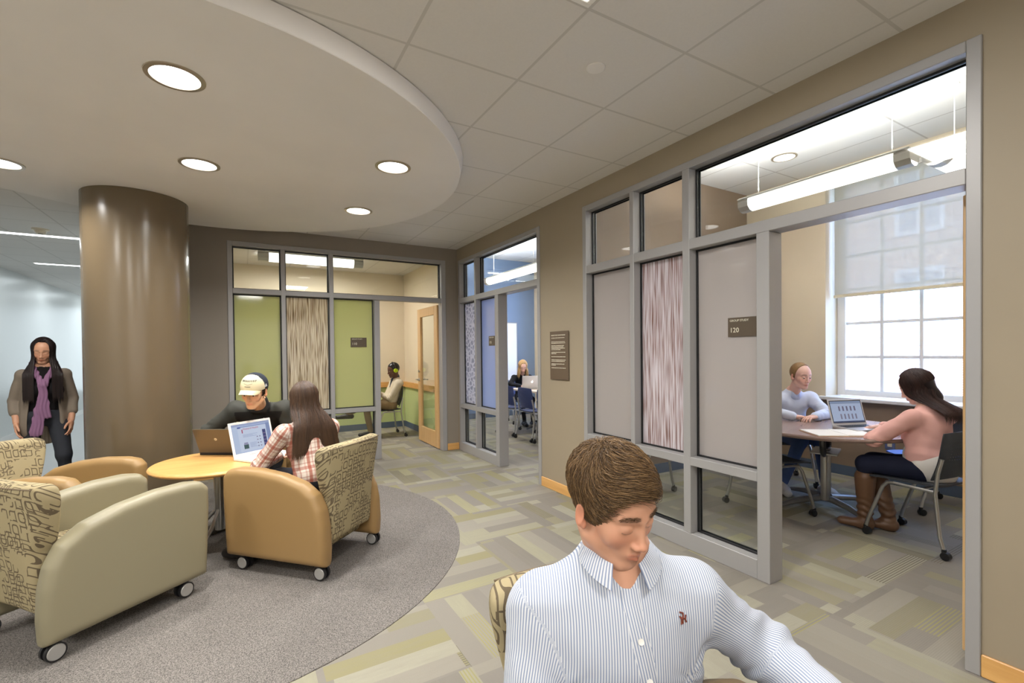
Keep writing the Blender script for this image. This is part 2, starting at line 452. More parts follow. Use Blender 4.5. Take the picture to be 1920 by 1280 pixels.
# glass and resin panels
def schlick(t,f0):
    lw=t.n('ShaderNodeLayerWeight'); lw.inputs[0].default_value=.5
    return t.math('ADD',t.math('MULTIPLY',t.math('POWER',lw.outputs['Facing'],5.0),1-f0),f0)
def m_glass():
    t=NT('clear_glass'); N=t.N; tr=t.n('ShaderNodeBsdfTransparent'); tr.inputs[0].default_value=(.95,.97,.96,1); gl=t.n('ShaderNodeBsdfGlossy'); gl.inputs['Roughness'].default_value=.01
    mx=t.n('ShaderNodeMixShader'); t.L.new(schlick(t,.045),mx.inputs[0]); t.L.new(tr.outputs[0],mx.inputs[1]); t.L.new(gl.outputs[0],mx.inputs[2])
    t.L.new(mx.outputs[0],t.out.inputs[0]); return t.m
M_GLASS=m_glass()
def m_resin(name,c,trans=.35,clear=0.0):
    """frosted resin: diffuse + translucent + a glossy face"""
    t=NT(name); c=srgb(c)
    d=t.n('ShaderNodeBsdfDiffuse'); d.inputs[0].default_value=(*c,1); tl=t.n('ShaderNodeBsdfTranslucent'); tl.inputs[0].default_value=(*c,1)
    a=t.n('ShaderNodeMixShader'); a.inputs[0].default_value=trans; t.L.new(d.outputs[0],a.inputs[1]); t.L.new(tl.outputs[0],a.inputs[2])
    s=a.outputs[0]
    if clear:
        tr=t.n('ShaderNodeBsdfTransparent'); tr.inputs[0].default_value=(*c,1)
        b=t.n('ShaderNodeMixShader'); b.inputs[0].default_value=clear; t.L.new(s,b.inputs[1]); t.L.new(tr.outputs[0],b.inputs[2]); s=b.outputs[0]
    gl=t.n('ShaderNodeBsdfGlossy'); gl.inputs['Roughness'].default_value=.06
    mx=t.n('ShaderNodeMixShader'); t.L.new(schlick(t,.04),mx.inputs[0]); t.L.new(s,mx.inputs[1]); t.L.new(gl.outputs[0],mx.inputs[2]); t.L.new(mx.outputs[0],t.out.inputs[0])
    t._c=(d,tl); return t
M_RGREEN=m_resin('green_resin',(206,208,156),.5).m; M_RGREY=m_resin('frosted_resin',(198,192,188),.5).m; M_RBLUE=m_resin('pale_blue_resin',(186,200,232),.6).m
def m_reed(name,cols,ax):
    t=m_resin(name,(200,200,200),.4); d,tl=t._c
    sc=[0,0,0]; sc[ax]=95; sc[2]=2.2
    v=t.mapping(t.pos(),tuple(sc)); n1=t.noise(v,1.0,2,.6)
    v2=t.mapping(t.pos(),tuple(230 if i==ax else (4.5 if i==2 else 0) for i in range(3))); n2=t.noise(v2,1.0,1,.5)
    m=t.math('ADD',t.math('MULTIPLY',n1,.6),t.math('MULTIPLY',n2,.4))
    c=t.ramp(m,[(.36,srgb(cols[0])),(.44,srgb(cols[1])),(.52,srgb(cols[2])),(.66,srgb(cols[3]))])
    for q in(d,tl): t.L.new(c,q.inputs[0])
    return t.m
M_REED=m_reed('reed_resin_cream',((74,52,34),(168,146,112),(226,216,192),(244,238,222)),0)
M_REED2=m_reed('reed_resin_white',((110,66,50),(176,150,146),(222,214,218),(246,242,246)),1)
def m_leaf():
    t=m_resin('leaf_resin',(200,204,216),.6); d,tl=t._c
    v=t.n('ShaderNodeTexVoronoi'); v.feature='DISTANCE_TO_EDGE'; v.inputs['Scale'].default_value=14; t.L.new(t.pos(),v.inputs['Vector'])
    c=t.ramp(v.outputs['Distance'],[(.05,srgb((236,236,242))),(.22,srgb((176,178,192)))])
    for q in(d,tl): t.L.new(c,q.inputs[0])
    return t.m
M_LEAF=m_leaf()
# ================= ROOM SHELL =================
WT=.12
f=MB().box(-3.6,6.3,-2.7,17.2,-.12,0); struct('floor',f,M_CARPET)
f=MB().box(-3.44,-1.35,6.9,17.1,0,.003); struct('floor_corridor',f,M_CORRFLOOR)
n=96
struct('floor_rug_inlay',MB().prism([(-.281+1.845*math.cos(2*PI*i/n),4.0+1.845*math.sin(2*PI*i/n)) for i in range(n)],-.002,.004),M_RUG)
struct('ceiling',MB().box(-3.5,XW+.0,-2.7,17.2,CEIL,CEIL+.1),M_TILE)
# oval plaster cloud with a flared edge
c0,c1=(-.28,4.13),1.93
m=MB(); prof=[(0,2.81),(c1,2.81),(c1+.004,2.814),(c1+.010,2.84),(c1+.017,2.87),(c1+.025,2.902),(0,2.902)]; m.lathe(prof,128,Matrix.Translation((c0[0],c0[1],0)))
struct('ceiling_cloud',m,M_WHITE,smooth=30)
# right wall (x = XW)
m=MB(); X0,X1=XW,XW+WT
m.box(X0,X1,6.24,6.42,0,3.6); m.box(X0,X1,3.39,4.11,0,3.6); m.box(X0,X1,-2.7,.72,0,3.6); m.box(X0,X1,4.11,6.24,2.73,3.6); m.box(X0,X1,.72,3.39,2.73,3.6)
struct('wall_right',m,M_TAUPE)
m=MB(); m.box(-1.35,-.134,YF,YF+WT,0,3.5); m.box(2.546,XW,YF,YF+WT,0,3.5); m.box(-.134,2.546,YF,YF+WT,2.73,3.5)
struct('wall_far',m,M_TAUPE2)
struct('wall_left',MB().box(-3.56,-3.44,-2.7,17.2,0,3.0),M_CORRWALL)
struct('wall_back',MB().box(-3.5,2.85,-2.8,-2.68,0,3.0),M_TAUPE)
m=MB(); [m.bbox(*q,.004) for q in((-2.9,2.3,-2.68,-2.63,.80,.85),(-2.9,2.3,-2.68,-2.63,2.65,2.70),(-2.9,-2.85,-2.68,-2.63,.85,2.65),(2.25,2.3,-2.68,-2.63,.85,2.65),(-.33,-.28,-2.68,-2.63,.85,2.65))]
struct('added_window_frame',m,M_OFFW)  # unseen frame added around the fill lamp; the wall has no opening
struct('wall_corridor_right',MB().box(-1.35,-1.23,YF+WT,17.2,0,3.4),M_CORRWALL)
struct('wall_corridor_end',MB().box(-3.5,-1.2,17.1,17.2,0,3.0),M_CORRWALL)
struct('baseboard_left',MB().box(-3.44,-3.428,-2.6,17.1,0.003,.1),M_OFFW)
bb=lambda x0,x1,y0,y1: MB().bbox(x0,x1,y0,y1,0.001,.098,.004)
struct('baseboard_pier',bb(XW-.014,XW,3.395,4.105),M_WOODY); struct('baseboard_right',bb(XW-.014,XW,-2.6,.718),M_WOODY)
struct('baseboard_far',bb(2.55,XW-.001,YF-.014,YF),M_WOODX); struct('baseboard_far_left',bb(-1.34,-.136,YF-.014,YF),M_WOODX)
# column
m=MB(); m.lathe([(.383,0.001),(.383,2.809)],96,Matrix.Translation((-.80,5.33,0)))
t=NT('column_lacquer'); t.P(Base_Color=srgb((102,88,68)),Roughness=.22); t.b.inputs['Specular IOR Level'].default_value=.6
cl=m.build('column',t.m,smooth=40); cl['kind']='structure'
# study room 120
struct('wall_room_dividing',MB().box(2.847,5.8,3.80,3.9,0,3.6),M_DTAUPE)
m=MB(); m.box(5.8,6.15,2.84,6.0,0,3.6); m.box(5.8,6.15,.2,1.0,0,3.6); m.box(5.8,6.15,1.0,2.84,0,.82); m.box(5.8,6.15,1.0,2.84,3.32,3.6)
m.box(5.8,6.15,6.0,8.2,0,.82); m.box(5.8,6.15,6.0,8.2,3.32,3.6); m.box(5.8,6.15,8.2,9.0,0,3.6)
struct('wall_window_side',m,M_CREAM)
struct('wall_room_near',MB().box(2.847,6.1,.2,.3,0,3.6),M_CREAM)
struct('ceiling_room_120',MB().box(2.847,6.2,.2,9.1,3.44,3.6),M_TILE2)
struct('baseboard_room_left',MB().box(2.85,5.8,3.788,3.80,0.001,.11),M_BLUEBASE)
struct('baseboard_window_side',MB().box(5.788,5.8,.3,3.788,0.001,.11),M_BLUEBASE)
struct('trim_1',MB().bbox(5.74,6.07,.96,2.90,.83,.868,.006),M_OFFW)
struct('trim_2',MB().bbox(5.74,6.07,5.96,8.24,.83,.868,.006),M_OFFW)
struct('trim_3',MB().box(5.79,5.80,.3,3.79,.11,.83),M_DTAUPE)
# study room 11x
struct('wall_room_back',MB().box(2.847,6.15,9.0,9.1,0,3.6),M_BLUE)
struct('baseboard_room_back',MB().box(2.85,5.8,8.988,9.0,0.001,.11),M_BLUEBASE)
struct('wall_room_partition',MB().box(2.72,2.847,6.42,9.1,0,3.6),M_CREAM)
# study room 110
struct('wall_room_110_back',MB().box(-1.23,2.72,8.86,8.96,0,3.6),M_CREAM)
struct('wall_room_110_left',MB().box(-1.23,-1.13,6.42,8.86,0,3.6),M_CREAM)
struct('ceiling_room_110',MB().box(-1.23,2.8,6.42,8.96,3.3,3.4),M_WHITE)
m=MB(); m.box(-1.13,2.70,8.852,8.86,.1,.77); m.box(2.712,2.72,6.42,8.86,.1,.77); struct('trim_4',m,M_GREEN)
m=MB(); m.bbox(-1.13,2.70,8.80,8.858,.77,.868); m.bbox(2.665,2.719,6.43,8.80,.77,.868); struct('trim_5',m,M_WOODX)
m=MB(); m.box(-1.13,2.70,8.845,8.86,.001,.11); m.box(2.705,2.72,6.42,8.85,.001,.11); struct('baseboard_room_110',m,M_BLUEBASE)
# ================= glazed screens =================
def screen(name,label,axis,posts,zr,panels,sign=None,face=0.0):
    """axis 'y': screen in plane x=XW; axis 'x': plane y=YF. a = along coordinate"""
    root=bpy.data.objects.new(name,None); COL.objects.link(root); root['kind']='structure'
    root['label']=label
    D=WT
    def bx(mb,a0,a1,z0,z1,d0=-.012,d1=D,b=.003):
        if axis=='y': mb.bbox(XW+d0,XW+d1,min(a0,a1),max(a0,a1),z0,z1,b)
        else: mb.bbox(min(a0,a1),max(a0,a1),YF+d0,YF+d1,z0,z1,b)
    mb=MB()
    for k,(a0,a1,z0,z1) in enumerate(posts):
        hz=abs(a1-a0)>abs(z1-z0); e=.0015 if hz else 0
        bx(mb,a0,a1,z0,z1,-.012+e,D-e)
    mb.build('window_frame',M_METAL,root)
    gk=MB()
    for a0,a1,z0,z1,mt,kind in panels:
        g=.012; lo,hi=min(a0,a1),max(a0,a1)
        p=MB(); d0=.072 if mt is not M_GLASS else .078
        if axis=='y': p.box(XW+d0,XW+d0+.012,lo+.002,hi-.002,z0+.002,z1-.002)
        else: p.box(lo+.002,hi-.002,YF+d0,YF+d0+.012,z0+.002,z1-.002)
        p.build(kind,mt,root)
        for q in ((lo,lo+g,z0,z1),(hi-g,hi,z0,z1),(lo,hi,z0,z0+g),(lo,hi,z1-g,z1)): bx(gk,*q,d0=.058,d1=.071,b=.001); 
        for q in ((lo,lo+g,z0,z1),(hi-g,hi,z0,z1),(lo,hi,z0,z0+g),(lo,hi,z1-g,z1)): bx(gk,*q,d0=.091,d1=.1,b=.001)
    gk.build('gasket',M_BLACK,root)
    return root
T0,T1,TR0,TR1=2.68,2.73,2.115,2.185
Y=[3.39,3.34,2.79,2.745,2.27,2.21,1.72,1.64,.77,.72]
P=[(3.39,3.34,0,2.73),(2.79,2.745,.12,T0),(2.27,2.21,.12,T0),(1.72,1.64,0,TR0),(.77,.72,0,2.73),(3.34,.77,T0,T1),(3.34,.77,TR0,TR1),(3.34,1.72,.60,.66),(3.34,1.72,0,.12)]
G=[(3.34,2.79,TR1,T0,M_GLASS,'glass_pane'),(2.745,2.27,TR1,T0,M_GLASS,'glass_pane'),(2.21,.77,TR1,T0,M_GLASS,'glass_pane'),
 (3.34,2.79,.66,TR0,M_RGREY,'frosted_panel'),(2.745,2.27,.66,TR0,M_REED2,'reed_panel'),(2.21,1.72,.66,TR0,M_RGREY,'frosted_panel'),
 (3.34,2.79,.12,.60,M_GLASS,'glass_pane'),(2.745,2.27,.12,.60,M_GLASS,'glass_pane'),(2.21,1.72,.12,.60,M_GLASS,'glass_pane')]
screen('window_1','grey metal glazed screen of study room 120 with frosted and reed panels','y',P,None,G)
P=[(6.24,6.19,0,2.73),(5.70,5.655,.12,T0),(5.12,5.03,0,TR0),(4.16,4.11,0,2.73),(6.19,4.16,T0,T1),(6.19,4.16,TR0,TR1),(6.19,5.12,.62,.68),(6.19,5.12,0,.12)]
G=[(6.19,5.70,TR1,T0,M_GLASS,'glass_pane'),(5.655,4.16,TR1,T0,M_GLASS,'glass_pane'),(6.19,5.70,.68,TR0,M_LEAF,'leaf_panel'),(5.655,5.12,.68,TR0,M_RBLUE,'frosted_panel'),
 (6.19,5.70,.12,.62,M_GLASS,'glass_pane'),(5.655,5.12,.12,.62,M_GLASS,'glass_pane')]
screen('window_2','grey metal glazed screen of the middle study room with pale blue panel','y',P,None,G)
P=[(-.134,-.084,0,2.73),(.42,.468,.12,T0),(.97,1.02,.12,T0),(1.528,1.60,0,TR0),(2.48,2.546,0,2.73),(-.084,2.48,T0,T1),(-.084,2.48,TR0+.01,TR1),(-.084,1.528,.645,.70),(-.084,1.528,0,.12)]
G=[(-.084,.42,TR1,T0,M_GLASS,'glass_pane'),(.468,.97,TR1,T0,M_GLASS,'glass_pane'),(1.02,2.48,TR1,T0,M_GLASS,'glass_pane'),
 (-.084,.42,.70,TR0+.01,M_RGREEN,'green_panel'),(.468,.97,.70,TR0+.01,M_REED,'reed_panel'),(1.02,1.528,.70,TR0+.01,M_RGREEN,'green_panel'),
 (-.084,.42,.12,.645,M_GLASS,'glass_pane'),(.468,.97,.12,.645,M_GLASS,'glass_pane'),(1.02,1.528,.12,.645,M_GLASS,'glass_pane')]
screen('window_3','grey metal glazed screen of study room 110 with green and reed panels','x',P,None,G)
# outside windows with muntins
def outwin(name,y0,y1,z0,z1,label,cols):
    root=bpy.data.objects.new(name,None); COL.objects.link(root); root['kind']='structure'; root['label']=label
    mb=MB(); x0,x1=6.075,6.13
    mb.bbox(x0-.02,x1,y0,y0+.07,z0,z1); mb.bbox(x0-.02,x1,y1-.085,y1,z0,z1); mb.bbox(x0-.02,x1,y0+.07,y1-.085,z0,z0+.065); mb.bbox(x0-.02,x1,y0+.07,y1-.085,z1-.065,z1)
    mb.build('window_frame',M_OFFW,root)
    mm=MB(); yy=y1-.085
    for i in range(1,cols): a=yy-i*.346; mm.bbox(x0+.008,x1-.008,a-.016,a+.018,z0+.065,z1-.065)
    k=z0+.065+.376
    while k<z1-.15: mm.bbox(x0+.01,x1-.01,y0+.07,y1-.085,k-.016,k+.016); k+=.387
    mm.build('muntins',M_OFFW,root)
    MB().box(6.10,6.106,y0+.05,y1-.05,z0+.05,z1-.05).build('glass_pane',M_GLASS,root)
outwin('window_4',1.0,2.84,.87,3.32,'tall white muntined window of study room 120',5)
outwin('window_5',6.0,8.2,.87,3.32,'tall white muntined window of the middle study room',6)
# roller shade
def m_shade():
    t=NT('shade_cloth'); c=srgb((196,188,168)); a=t.n('ShaderNodeBsdfTranslucent'); a.inputs[0].default_value=(*c,1); d=t.n('ShaderNodeBsdfDiffuse'); d.inputs[0].default_value=(*c,1); tr=t.n('ShaderNodeBsdfTransparent')
    m1=t.n('ShaderNodeMixShader'); m1.inputs[0].default_value=.5; t.L.new(d.outputs[0],m1.inputs[1]); t.L.new(a.outputs[0],m1.inputs[2])
    m2=t.n('ShaderNodeMixShader'); m2.inputs[0].default_value=.20; t.L.new(m1.outputs[0],m2.inputs[1]); t.L.new(tr.outputs[0],m2.inputs[2]); t.L.new(m2.outputs[0],t.out.inputs[0]); return t.m
M_SHADE=m_shade()
s=thing('roller_shade','sheer cream roller shade half lowered over the tall study room window','window shade',(5.92,1.9,2.02))
MB().box(-.001,.001,-.88,.90,-.0,1.26).build('shade_cloth',M_SHADE,s)
MB().bbox(-.012,.012,-.89,.91,-.03,.004).build('hem_bar',mat('shade_hem',(214,204,176),.6),s)
MB().tube([(0,-.9,1.27),(0,.92,1.27)],.025,12).build('roller',M_OFFW,s,smooth=40)
# ---- doors ----
def door(name,loc,rz,label,L=.87):
    """leaf from hinge at origin along +x, thickness +y"""
    r=bpy.data.objects.new(name,None); COL.objects.link(r); r['kind']='structure'; r['label']=label; r.location=loc; r.rotation_euler=(0,0,rz)
    H=2.105; m=MB(); t0,t1=0,.044
    m.bbox(0,.13,t0,t1,.012,H); m.bbox(L-.13,L,t0,t1,.012,H); m.bbox(.13,L-.13,t0,t1,.012,.25); m.bbox(.13,L-.13,t0,t1,H-.13,H)
    m.build('door_leaf',M_WOODZ,r)
    MB().box(.13,L-.13,.019,.025,.25,H-.13).build('glass_pane',M_GLASS,r)
    b=MB()
    for a,bq in ((.13,.14),(L-.14,L-.13)): b.box(a,bq,.012,.032,.25,H-.13)
    b.build('glazing_bead',M_WOODZ,r)
    for s in(-1,1):
        y=.022+s*.022
        h=MB(); h.tube([(L-.065,y,.985),(L-.065,y+s*.012,.985)],.027,16); h.tube([(L-.065,y,.985),(L-.065,y+s*.055,.985),(L-.075,y+s*.06,.985),(L-.17,y+s*.058,.985)],.009,8)
        h.tube([(L-.065,y,1.12),(L-.065,y+s*.014,1.12)],.02,14)
        h.build('door_handle',mat('satin_steel',(190,190,188),.28,.9),r,smooth=40)
    for z in(.22,1.02,1.88):
        h=MB(); h.tube([(-.006,-.002,z),(-.006,-.002,z+.11)],.007,8); h.box(-.004,.03,-.003,0.0,z,z+.11); h.build('hinge',mat('satin_steel',(190,190,188),.28,.9),r)
    return r
door('door_1',(2.50,6.425,0),R(90),'maple door with tall glass pane standing open into study room 110')
door('door_2',(2.862,.777,0),R(0),'maple door of study room 120 seen edge on',.86)
# strike plates
# ================= FIXTURES =================
M_EMW=emis('lamp_glow_warm',(1,.97,.92),3.2); M_EMC=emis('lamp_glow_cool',(.93,.98,1),3.0)
M_STEEL=mat('satin_steel',(190,190,188),.28,.9); M_CHROME=mat('chrome',(215,215,215),.12,1.0); M_GREYP=mat('grey_fixture_paint',(206,204,198),.4)
M_DARK=mat('black_plastic',(26,26,28),.45)
dl_lab=['round recessed downlight nearest the camera on the plaster cloud','round recessed downlight on the plaster cloud above the column side','round recessed downlight on the cloud at the left edge of the photo',
 'round recessed downlight by the right rim of the cloud','round recessed downlight near the far rim of the cloud']
for (x,y),lb in zip(DOWN,dl_lab):
    r=thing('recessed_downlight',lb,'ceiling light',(x,y,2.8085),0,'downlights in the plaster cloud')
    MB().lathe([(.108,-.001),(.108,-.006),(.130,-.004),(.131,.002),(.108,.002)],40).build('trim_ring',mat('downlight_trim',(176,164,146),.3,.6),r,smooth=30)
    MB().lathe([(0,-.0015),(.108,-.0015),(.108,.001),(0,.001)],40).build('lens',M_EMW,r)
r=thing('recessed_downlight','round recessed downlight in the ceiling of study room 120','ceiling light',(5.0,2.85,3.438))
MB().lathe([(.10,-.001),(.10,-.006),(.122,-.004),(.123,.002),(.10,.002)],40).build('trim_ring',mat('downlight_trim',(176,164,146),.3,.6),r,smooth=30)
MB().lathe([(0,-.0015),(.10,-.0015),(.10,.001),(0,.001)],40).build('lens',M_EMW,r)
tl=['square lay-in ceiling light at the top edge of the photo','added unseen square lay-in ceiling light behind the viewer, beside the first tile row on the left','added unseen square lay-in ceiling light behind the viewer in the middle of the lobby','added unseen square lay-in ceiling light in the rear left corner of the lobby near the added window frame','added unseen square lay-in ceiling light close to the left corridor wall']
for i,(x,y) in enumerate(TROF):
    r=thing('lay_in_light',tl[i],'ceiling light',(x,y,2.907),0,'added lay-in ceiling lights' if i else None)
    a=.296 if i==0 else .29; m=MB()
    for q in((-a,a,-a,-a+.028),(-a,a,a-.028,a),(-a,-a+.028,-a+.028,a-.028),(a-.028,a,-a+.028,a-.028)): m.bbox(q[0],q[1],q[2],q[3],-.008,.004,.003)
    m.build('frame',M_OFFW,r)
    m=MB()
    for k in range(6): m.bbox(-a+.03,a-.03,-a+.06+k*.09,-a+.063+k*.09,-.006,.003,.001)
    m.build('louvre',M_OFFW,r)
    MB().box(-a+.028,a-.028,-a+.028,a-.028,-.003,0).build('diffuser',M_EMW,r)
for i,(y,x0,x1) in enumerate(((7.88,-3.3,-1.45),(10.25,-2.84,-1.45),(12.7,-2.84,-1.45),(15.2,-2.84,-1.45))):
    r=thing('linear_light',['long recessed light strip nearest in the corridor ceiling','shorter light strip second along the corridor ceiling','third light strip along the corridor ceiling','farthest light strip in the corridor ceiling'][i],'ceiling light',((x0+x1)/2,y,2.907),0,'corridor light strips')
    L=(x1-x0)/2
    m=MB(); m.bbox(-L-.012,L+.012,-.072,-.06,-.006,.004,.002); m.bbox(-L-.012,L+.012,.06,.072,-.006,.004,.002); m.build('frame',M_OFFW,r)
    MB().box(-L,L,-.06,.06,-.003,.0).build('lens',M_EMC,r)
r=thing('smoke_detector','cream smoke detector on the corridor ceiling beside the light strip','smoke detector',(-2.02,7.5,2.907))
m=MB(); m.lathe([(.0,-.052),(.04,-.052),(.048,-.044),(.055,-.02),(.075,-.014),(.078,0),(0,0)],32); m.build('housing',mat('cream_plastic',(214,202,178),.45),r,smooth=35)
MB().lathe([(.0,-.056),(.022,-.056),(.024,-.05),(0,-.05)],20).build('sensor',mat('tan_plastic',(140,124,100),.45),r)
tag(MB().lathe([(0,-.006),(.045,-.006),(.05,-.003),(.05,0),(0,0)],32,Matrix.Translation((1.641,1.923,2.907))).build('sprinkler_cover',M_WHITE,smooth=30),'flat round white sprinkler cover on a ceiling tile','sprinkler cover')
# pendants
def pendant(loc,rz,L,drop,label,cap=.10,group=None,wires=(.15,.85)):
    """runs along +x from loc"""
    r=thing('pendant_light',label,'pendant light',loc,rz,group)
    prof=[(y_*1.5,z_*1.7) for y_,z_ in [(-.055,.0),(-.05,-.028),(-.026,-.048),(0,-.053),(.026,-.048),(.05,-.028),(.055,0),(.05,.012),(-.05,.012)]]
    def ext(x0,x1,s=1,f=None):
        m=MB();n=len(prof)
        V=[(x,y*s,z*s) for x in(x0,x1) for y,z in prof]; m.add(V,[tuple(range(n)),tuple(range(2*n-1,n-1,-1))]+[(i,(i+1)%n,n+(i+1)%n,n+i) for i in range(n)]); return m
    ext(0,cap).build('end_cap',M_GREYP,r); ext(L-cap,L).build('end_cap',M_GREYP,r)
    ext(cap+.001,L-cap-.001,.98).build('lens',emis('pendant_lens',(1,.98,.95),1.25),r)
    m=MB(); m.bbox(0,L,-.092,.092,.021,.036); m.build('housing',M_GREYP,r)
    for w_ in wires:
        m=MB(); m.tube([(L*w_,0,.03),(L*w_,0,drop)],.0035,6); m.tube([(L*w_,0,drop-.012),(L*w_,0,drop)],.03,14); m.build('suspension_cable',M_OFFW,r)
    return r
pendant((4.3,2.86,2.84),R(-90),1.36,.597,'long white pendant light hanging near the middle of study room 120',group=None,wires=(.12,.9))
pendant((4.42,1.42,2.84),0,1.2,.597,'short white pendant light at right angles behind the long one in room 120',wires=(.3,.8))
pendant((4.04,7.9,2.76),R(-90),2.7,.677,'tubular white pendant light in the middle study room',wires=(.1,.6))
pendant((.2,7.1,2.75),0,1.36,.547,'white pendant light with grey ends in study room 110',cap=.13,wires=(.05,.78))
# signs
M_SIGN=mat('brown_sign',(84,72,58),.4); M_LET=mat('sign_lettering',(222,216,196),.5)
def sign(name,lab,W,H,mt,texts,parent_loc,axis,cat='room sign'):
    r=thing(name,lab,cat,parent_loc); 
    # local: width along s axis, face toward viewer
    if axis=='y': B=Matrix(((0,0,-1,0),(-1,0,0,0),(0,1,0,0),(0,0,0,1)))   # text x -> -Y, text y -> Z, normal -> -X
    else: B=Matrix(((1,0,0,0),(0,0,-1,0),(0,1,0,0),(0,0,0,1)))
    MB().bbox(0,W,-H,0,0,.008,.0015,B).build('plate',mt,r)
    for t_,x,y,s in texts: textmesh('lettering',t_,s,M_LET,r,B@Matrix.Translation((x,-y,.0085)))
    return r,B
sign('room_sign','brown group study 120 sign on the frosted panel',.205,.125,M_SIGN,[('GROUP STUDY',.015,.026,.0195),('120',.015,.096,.044)],(XW+.070,1.965,1.62),'y')
sign('room_sign','brown group study 110 sign on the green panel',.205,.125,M_SIGN,[('GROUP STUDY',.015,.026,.0195),('110',.015,.096,.044)],(1.235,YF+.070,1.622),'x')
sign('room_sign','brown room sign on the pale blue panel of the middle screen',.20,.125,M_SIGN,[('GROUP STUDY',.015,.026,.0195),('115',.015,.096,.044)],(XW+.070,5.43,1.62),'y')
r,B=sign('policy_sign','tall brown sign with lines of small lettering on the pier between the screens',.305,.48,mat('policy_brown',(96,80,64),.5),[('GROUP STUDY ROOM POLICIES',.022,.045,.0165)],(XW-.008,3.918,1.612),'y','wall sign')
m=MB(); rnd=random.Random(4)
for yy,wd in ((.066,.22),(.105,.225),(.118,.23),(.143,.21),(.156,.20),(.169,.225),(.182,.15),(.209,.23),(.222,.08),(.253,.235),(.285,.235),(.298,.22),(.325,.215),(.338,.07),(.364,.235)):
    x=.024
    while x<.024+wd:
        l=rnd.uniform(.006,.022); m.box(x,min(x+l,.024+wd)+.004,-yy-.0028*rnd.uniform(.6,1),-yy+.0028*rnd.uniform(.6,1),.0082,.0088,B); x+=l+.004
    m.build('text_line',M_LET,r); m=MB()
# whiteboard and outlet
r=thing('whiteboard','white dry-erase board on the blue back wall of the middle study room','whiteboard',(4.75,8.99,1.42))
MB().bbox(-.56,.56,-.02,-.004,-.63,.63,.003).build('board',mat('whiteboard_enamel',(240,242,246),.2),r)
m=MB(); [m.bbox(*q) for q in((-.575,.575,-.024,-.002,.625,.645),(-.575,.575,-.024,-.002,-.645,-.625),(-.575,-.555,-.024,-.002,-.625,.625),(.555,.575,-.024,-.002,-.625,.625))]; m.build('frame',M_METAL,r)
MB().bbox(-.3,.3,-.07,-.02,-.665,-.65).build('pen_tray',M_METAL,r)
r=thing('wall_outlet','small outlet plate low on the wall under the window sill of room 120','wall outlet',(5.789,2.22,.42))
MB().bbox(-.008,0,-.045,.045,-.06,.06).build('plate',mat('grey_blue_plate',(96,108,150),.4),r)
m=MB(); m.bbox(-.011,-.007,-.02,.02,-.03,.03); m.build('socket',mat('cream_plastic',(214,202,178),.45),r)
# neighbouring brick building and ground outside
def m_brick():
    t=NT('pale_brick'); b=t.n('ShaderNodeTexBrick'); x,y,z=t.sep(t.pos())[:3]; cb=t.n('ShaderNodeCombineXYZ'); t.set(cb,0,y);t.set(cb,1,z); t.L.new(cb.outputs[0],b.inputs['Vector'])
    b.inputs['Color1'].default_value=(*srgb((200,150,132)),1);b.inputs['Color2'].default_value=(*srgb((184,132,116)),1);b.inputs['Mortar'].default_value=(*srgb((222,212,204)),1)
    b.inputs['Scale'].default_value=1;b.inputs['Brick Width'].default_value=.22;b.inputs['Row Height'].default_value=.075;b.inputs['Mortar Size'].default_value=.012
    t.P(Base_Color=b.outputs[0],Roughness=.9); return t.m
r=thing('brick_building','pale red brick building with tall white windows seen through the shade','building',(19,6,0))
MB().box(0,4,-14,12,-1,9).build('wall',m_brick(),r)
MB().bbox(-.25,4.2,-14.2,12.2,9,9.4).build('cornice',M_OFFW,r)
for k in range(8):
    for z0 in (1.6,5.2):
        wn=MB(); y=-11.5+k*3; wn.bbox(-.06,-.001,y-.65,y+.65,z0-.1,z0+2.4); f=wn.build('window',M_OFFW,r)
        g=MB()
        for a in(-.52,.06):
            for b_ in range(3): g.box(-.075,-.061,y+a,y+a+.46,z0+.05+b_*.76,z0+.05+b_*.76+.68)
        g.build('pane',mat('far_glass',(150,165,180),.08,.2),f)
struct('ground_outside',MB().box(6.3,60,-30,30,-1.1,-1.0),mat('pale_ground',(232,232,228),.8))

